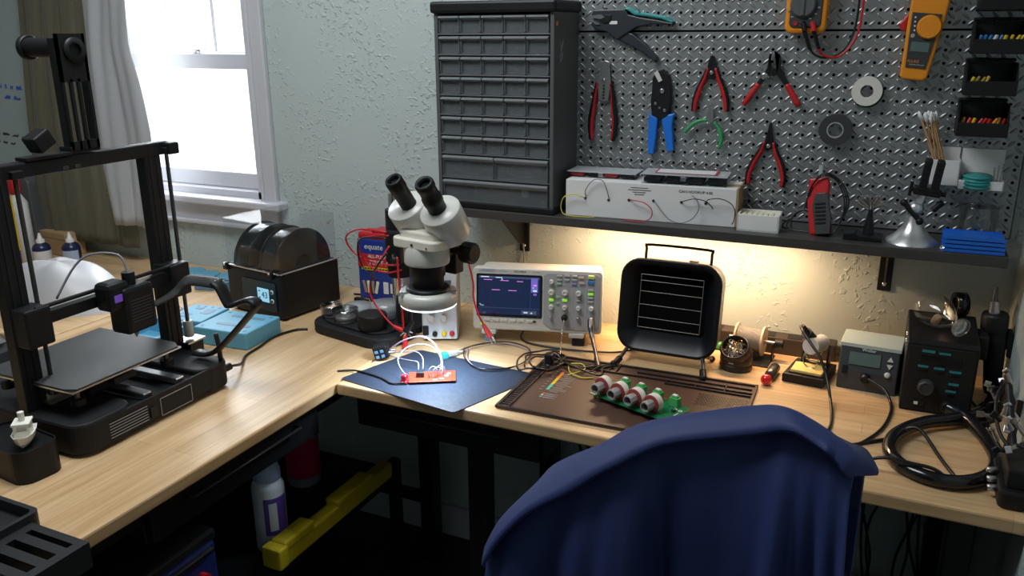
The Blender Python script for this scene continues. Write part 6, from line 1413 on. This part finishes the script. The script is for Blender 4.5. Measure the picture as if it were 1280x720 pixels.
for i in range(1, 30):
    t = i/29
    row = []
    for k in range(NC):
        s = k/(NC-1); p = Bd[k]+Vector((0, .004, -.010)); q = Bt[k]; dirv = q-p
        L = .50; d = Vector((dirv.x/ max(.05, -dirv.z) if dirv.z < 0 else 0, 0, -1))
        out = .035*(1-math.exp(-t*9)); am = min(1, t*3.2)
        row.append((p.x+d.x*L*t*.35, p.y-out-.03*t+fold(s)*am*-1, p.z-L*t-.004*math.sin(PI*min(1, t*4))))
    rows.append(row)
o = MB('navy', JX).grid(rows).build('body', jk); m = o.modifiers.new('s', 'SOLIDIFY'); m.thickness = .0035; m.offset = 0
m2 = o.modifiers.new('sub', 'SUBSURF'); m2.levels = 1; m2.render_levels = 1
# collar: raised layer over the ridge, ending in a free edge along the seam
rows = []
for i in range(3):
    t = (2-i)/2; rows.append([(p.x, p.y+.045*t+.0, p.z-.10*t*t+.005) for p in Rg])
for i in range(1, 8):
    t = i/7
    rows.append([tuple(Rg[k].lerp(Bd[k], t)+Vector((0, -.004*t-.006*t*t, .006+.012*math.sin(PI*t)-.004*t*t+.0025*math.sin(k*.35)*t))) for k in range(3, NC)] if False else [tuple(Rg[k].lerp(Bd[k], t)+min(1, (NC-1-k)/10+.05)*Vector((0, -.004*t-.015*t*t, .006+.012*math.sin(PI*t)-.002*t*t+.0020*math.sin(k*.31)*t))) for k in range(NC)])
o = MB('navy', JX).grid(rows).build('collar', jk); m = o.modifiers.new('s', 'SOLIDIFY'); m.thickness = .005; m.offset = 1
# collar point sticking out at the right
o_ = Vector((0, -.016, .002))
top_ = [Rg[-12]+Vector((0, 0, .008)), Rg[-6]+Vector((0, 0, .008)), Rg[-2]+Vector((0, 0, .007)), Vector((.015, .925, .999))]
mid_ = [Rg[-12].lerp(Bd[-12], .5)+Vector((0, -.006, .016)), Rg[-6].lerp(Bd[-6], .5)+Vector((0, -.006, .015)), Rg[-2].lerp(Bd[-2], .5)+Vector((0, -.004, .010)), Vector((.016, .922, .9965))]
low_ = [Bd[-12]+o_, Bd[-6]+o_*.8, Bd[-3]+o_*.5, Vector((.015, .920, .994))]
o = MB('navy', JX).grid([[tuple(v) for v in resamp(r_, 10)] for r_ in (top_, mid_, low_)]).build('collar_point', jk); m = o.modifiers.new('s', 'SOLIDIFY'); m.thickness = .004; m.offset = 0

# ---- cables hanging below the right end of the worktop
rnd = random.Random(12)
for k in range(9):
    x0 = .03+.022*k; x1 = x0+rnd.uniform(-.03, .03); y0 = 1.80+rnd.uniform(-.05, .1); pts = [(x0, y0, .70)]
    for q in range(1, 6): pts.append((x0+(x1-x0)*q/5+rnd.uniform(-.03, .03), y0+rnd.uniform(-.03, .03), .70-.10*q))
    pts = [(min(p[0], .225), p[1], p[2]) for p in pts]
    cable(pts, .003, 'wireb', 'hanging_cord', 'one of the black cords hanging in a tangle under worktop right end', 'cord')['group'] = 'cords hanging under the worktop'
for k in range(3):
    cable([(-.66+.02*k, 1.85, .70), (-.69+.02*k, 1.86, .5), (-.64+.03*k, 1.85, .3), (-.60+.02*k, 1.80, .02)], .004, 'wireb', 'hanging_cord', 'one of the black cords running down the wall under worktop middle', 'cord')['group'] = 'cords on the wall under the worktop'

# ================================================================== LIGHT
w = bpy.data.worlds.new('World'); bpy.context.scene.world = w; w.use_nodes = True
bg = w.node_tree.nodes['Background']; bg.inputs['Color'].default_value = (.93, .97, 1, 1); bg.inputs['Strength'].default_value = 1.5
def area(name, loc, rot, sx, sy, power, c=(1, 1, 1), shape='RECTANGLE', spread=None):
    l = bpy.data.lights.new(name, 'AREA'); l.shape = shape; l.size = sx
    if shape in ('RECTANGLE', 'ELLIPSE'): l.size_y = sy
    l.energy = power; l.color = c
    if spread: l.spread = spread
    o = bpy.data.objects.new(name, l); col.objects.link(o); o.location = loc; o.rotation_euler = rot; return o
area('window_daylight', ((wx0+wx1)/2, YW+.16, (wz0+wz1)/2), (-PI/2, 0, 0), .68, .84, 40, (.90, .96, 1))
area('ceiling_lamp_light', (-1.1, .95, 2.40), (0, 0, 0), 1.0, .6, 24, (.93, .97, 1))
area('light_bar_light', (-.43, 1.835, 1.018), (0, 0, 0), .50, .02, 3.9, (1, .62, .34))
area('ring_light', (-.86, 1.43, .918), (0, 0, 0), .10, .10, 2.6, (.66, .82, 1), 'DISK', spread=R(125))

# ================================================================== CAMERA
yaw, pit, rol = .4371, .29946, -.00668
cy, sy, cp, sp, cr, sr = math.cos(yaw), math.sin(yaw), math.cos(pit), math.sin(pit), math.cos(rol), math.sin(rol)
fw = Vector((-sy*cp, cy*cp, -sp)); r0 = Vector((cy, sy, 0)); up = r0.cross(fw)
rr = cr*r0+sr*up; uu = -sr*r0+cr*up
cam = bpy.data.cameras.new('Camera'); cam.sensor_width = 36; cam.lens = 36*1047.37/1280; cam.clip_start = .02
co = bpy.data.objects.new('Camera', cam); col.objects.link(co)
co.matrix_world = Matrix(((rr.x, uu.x, -fw.x, 0), (rr.y, uu.y, -fw.y, 0), (rr.z, uu.z, -fw.z, 1.47), (0, 0, 0, 1)))
sc = bpy.context.scene; sc.camera = co
sc.view_settings.view_transform = 'Standard'; sc.view_settings.look = 'None'; sc.view_settings.exposure = 0; sc.view_settings.gamma = 1
sc.view_settings.use_curve_mapping = False
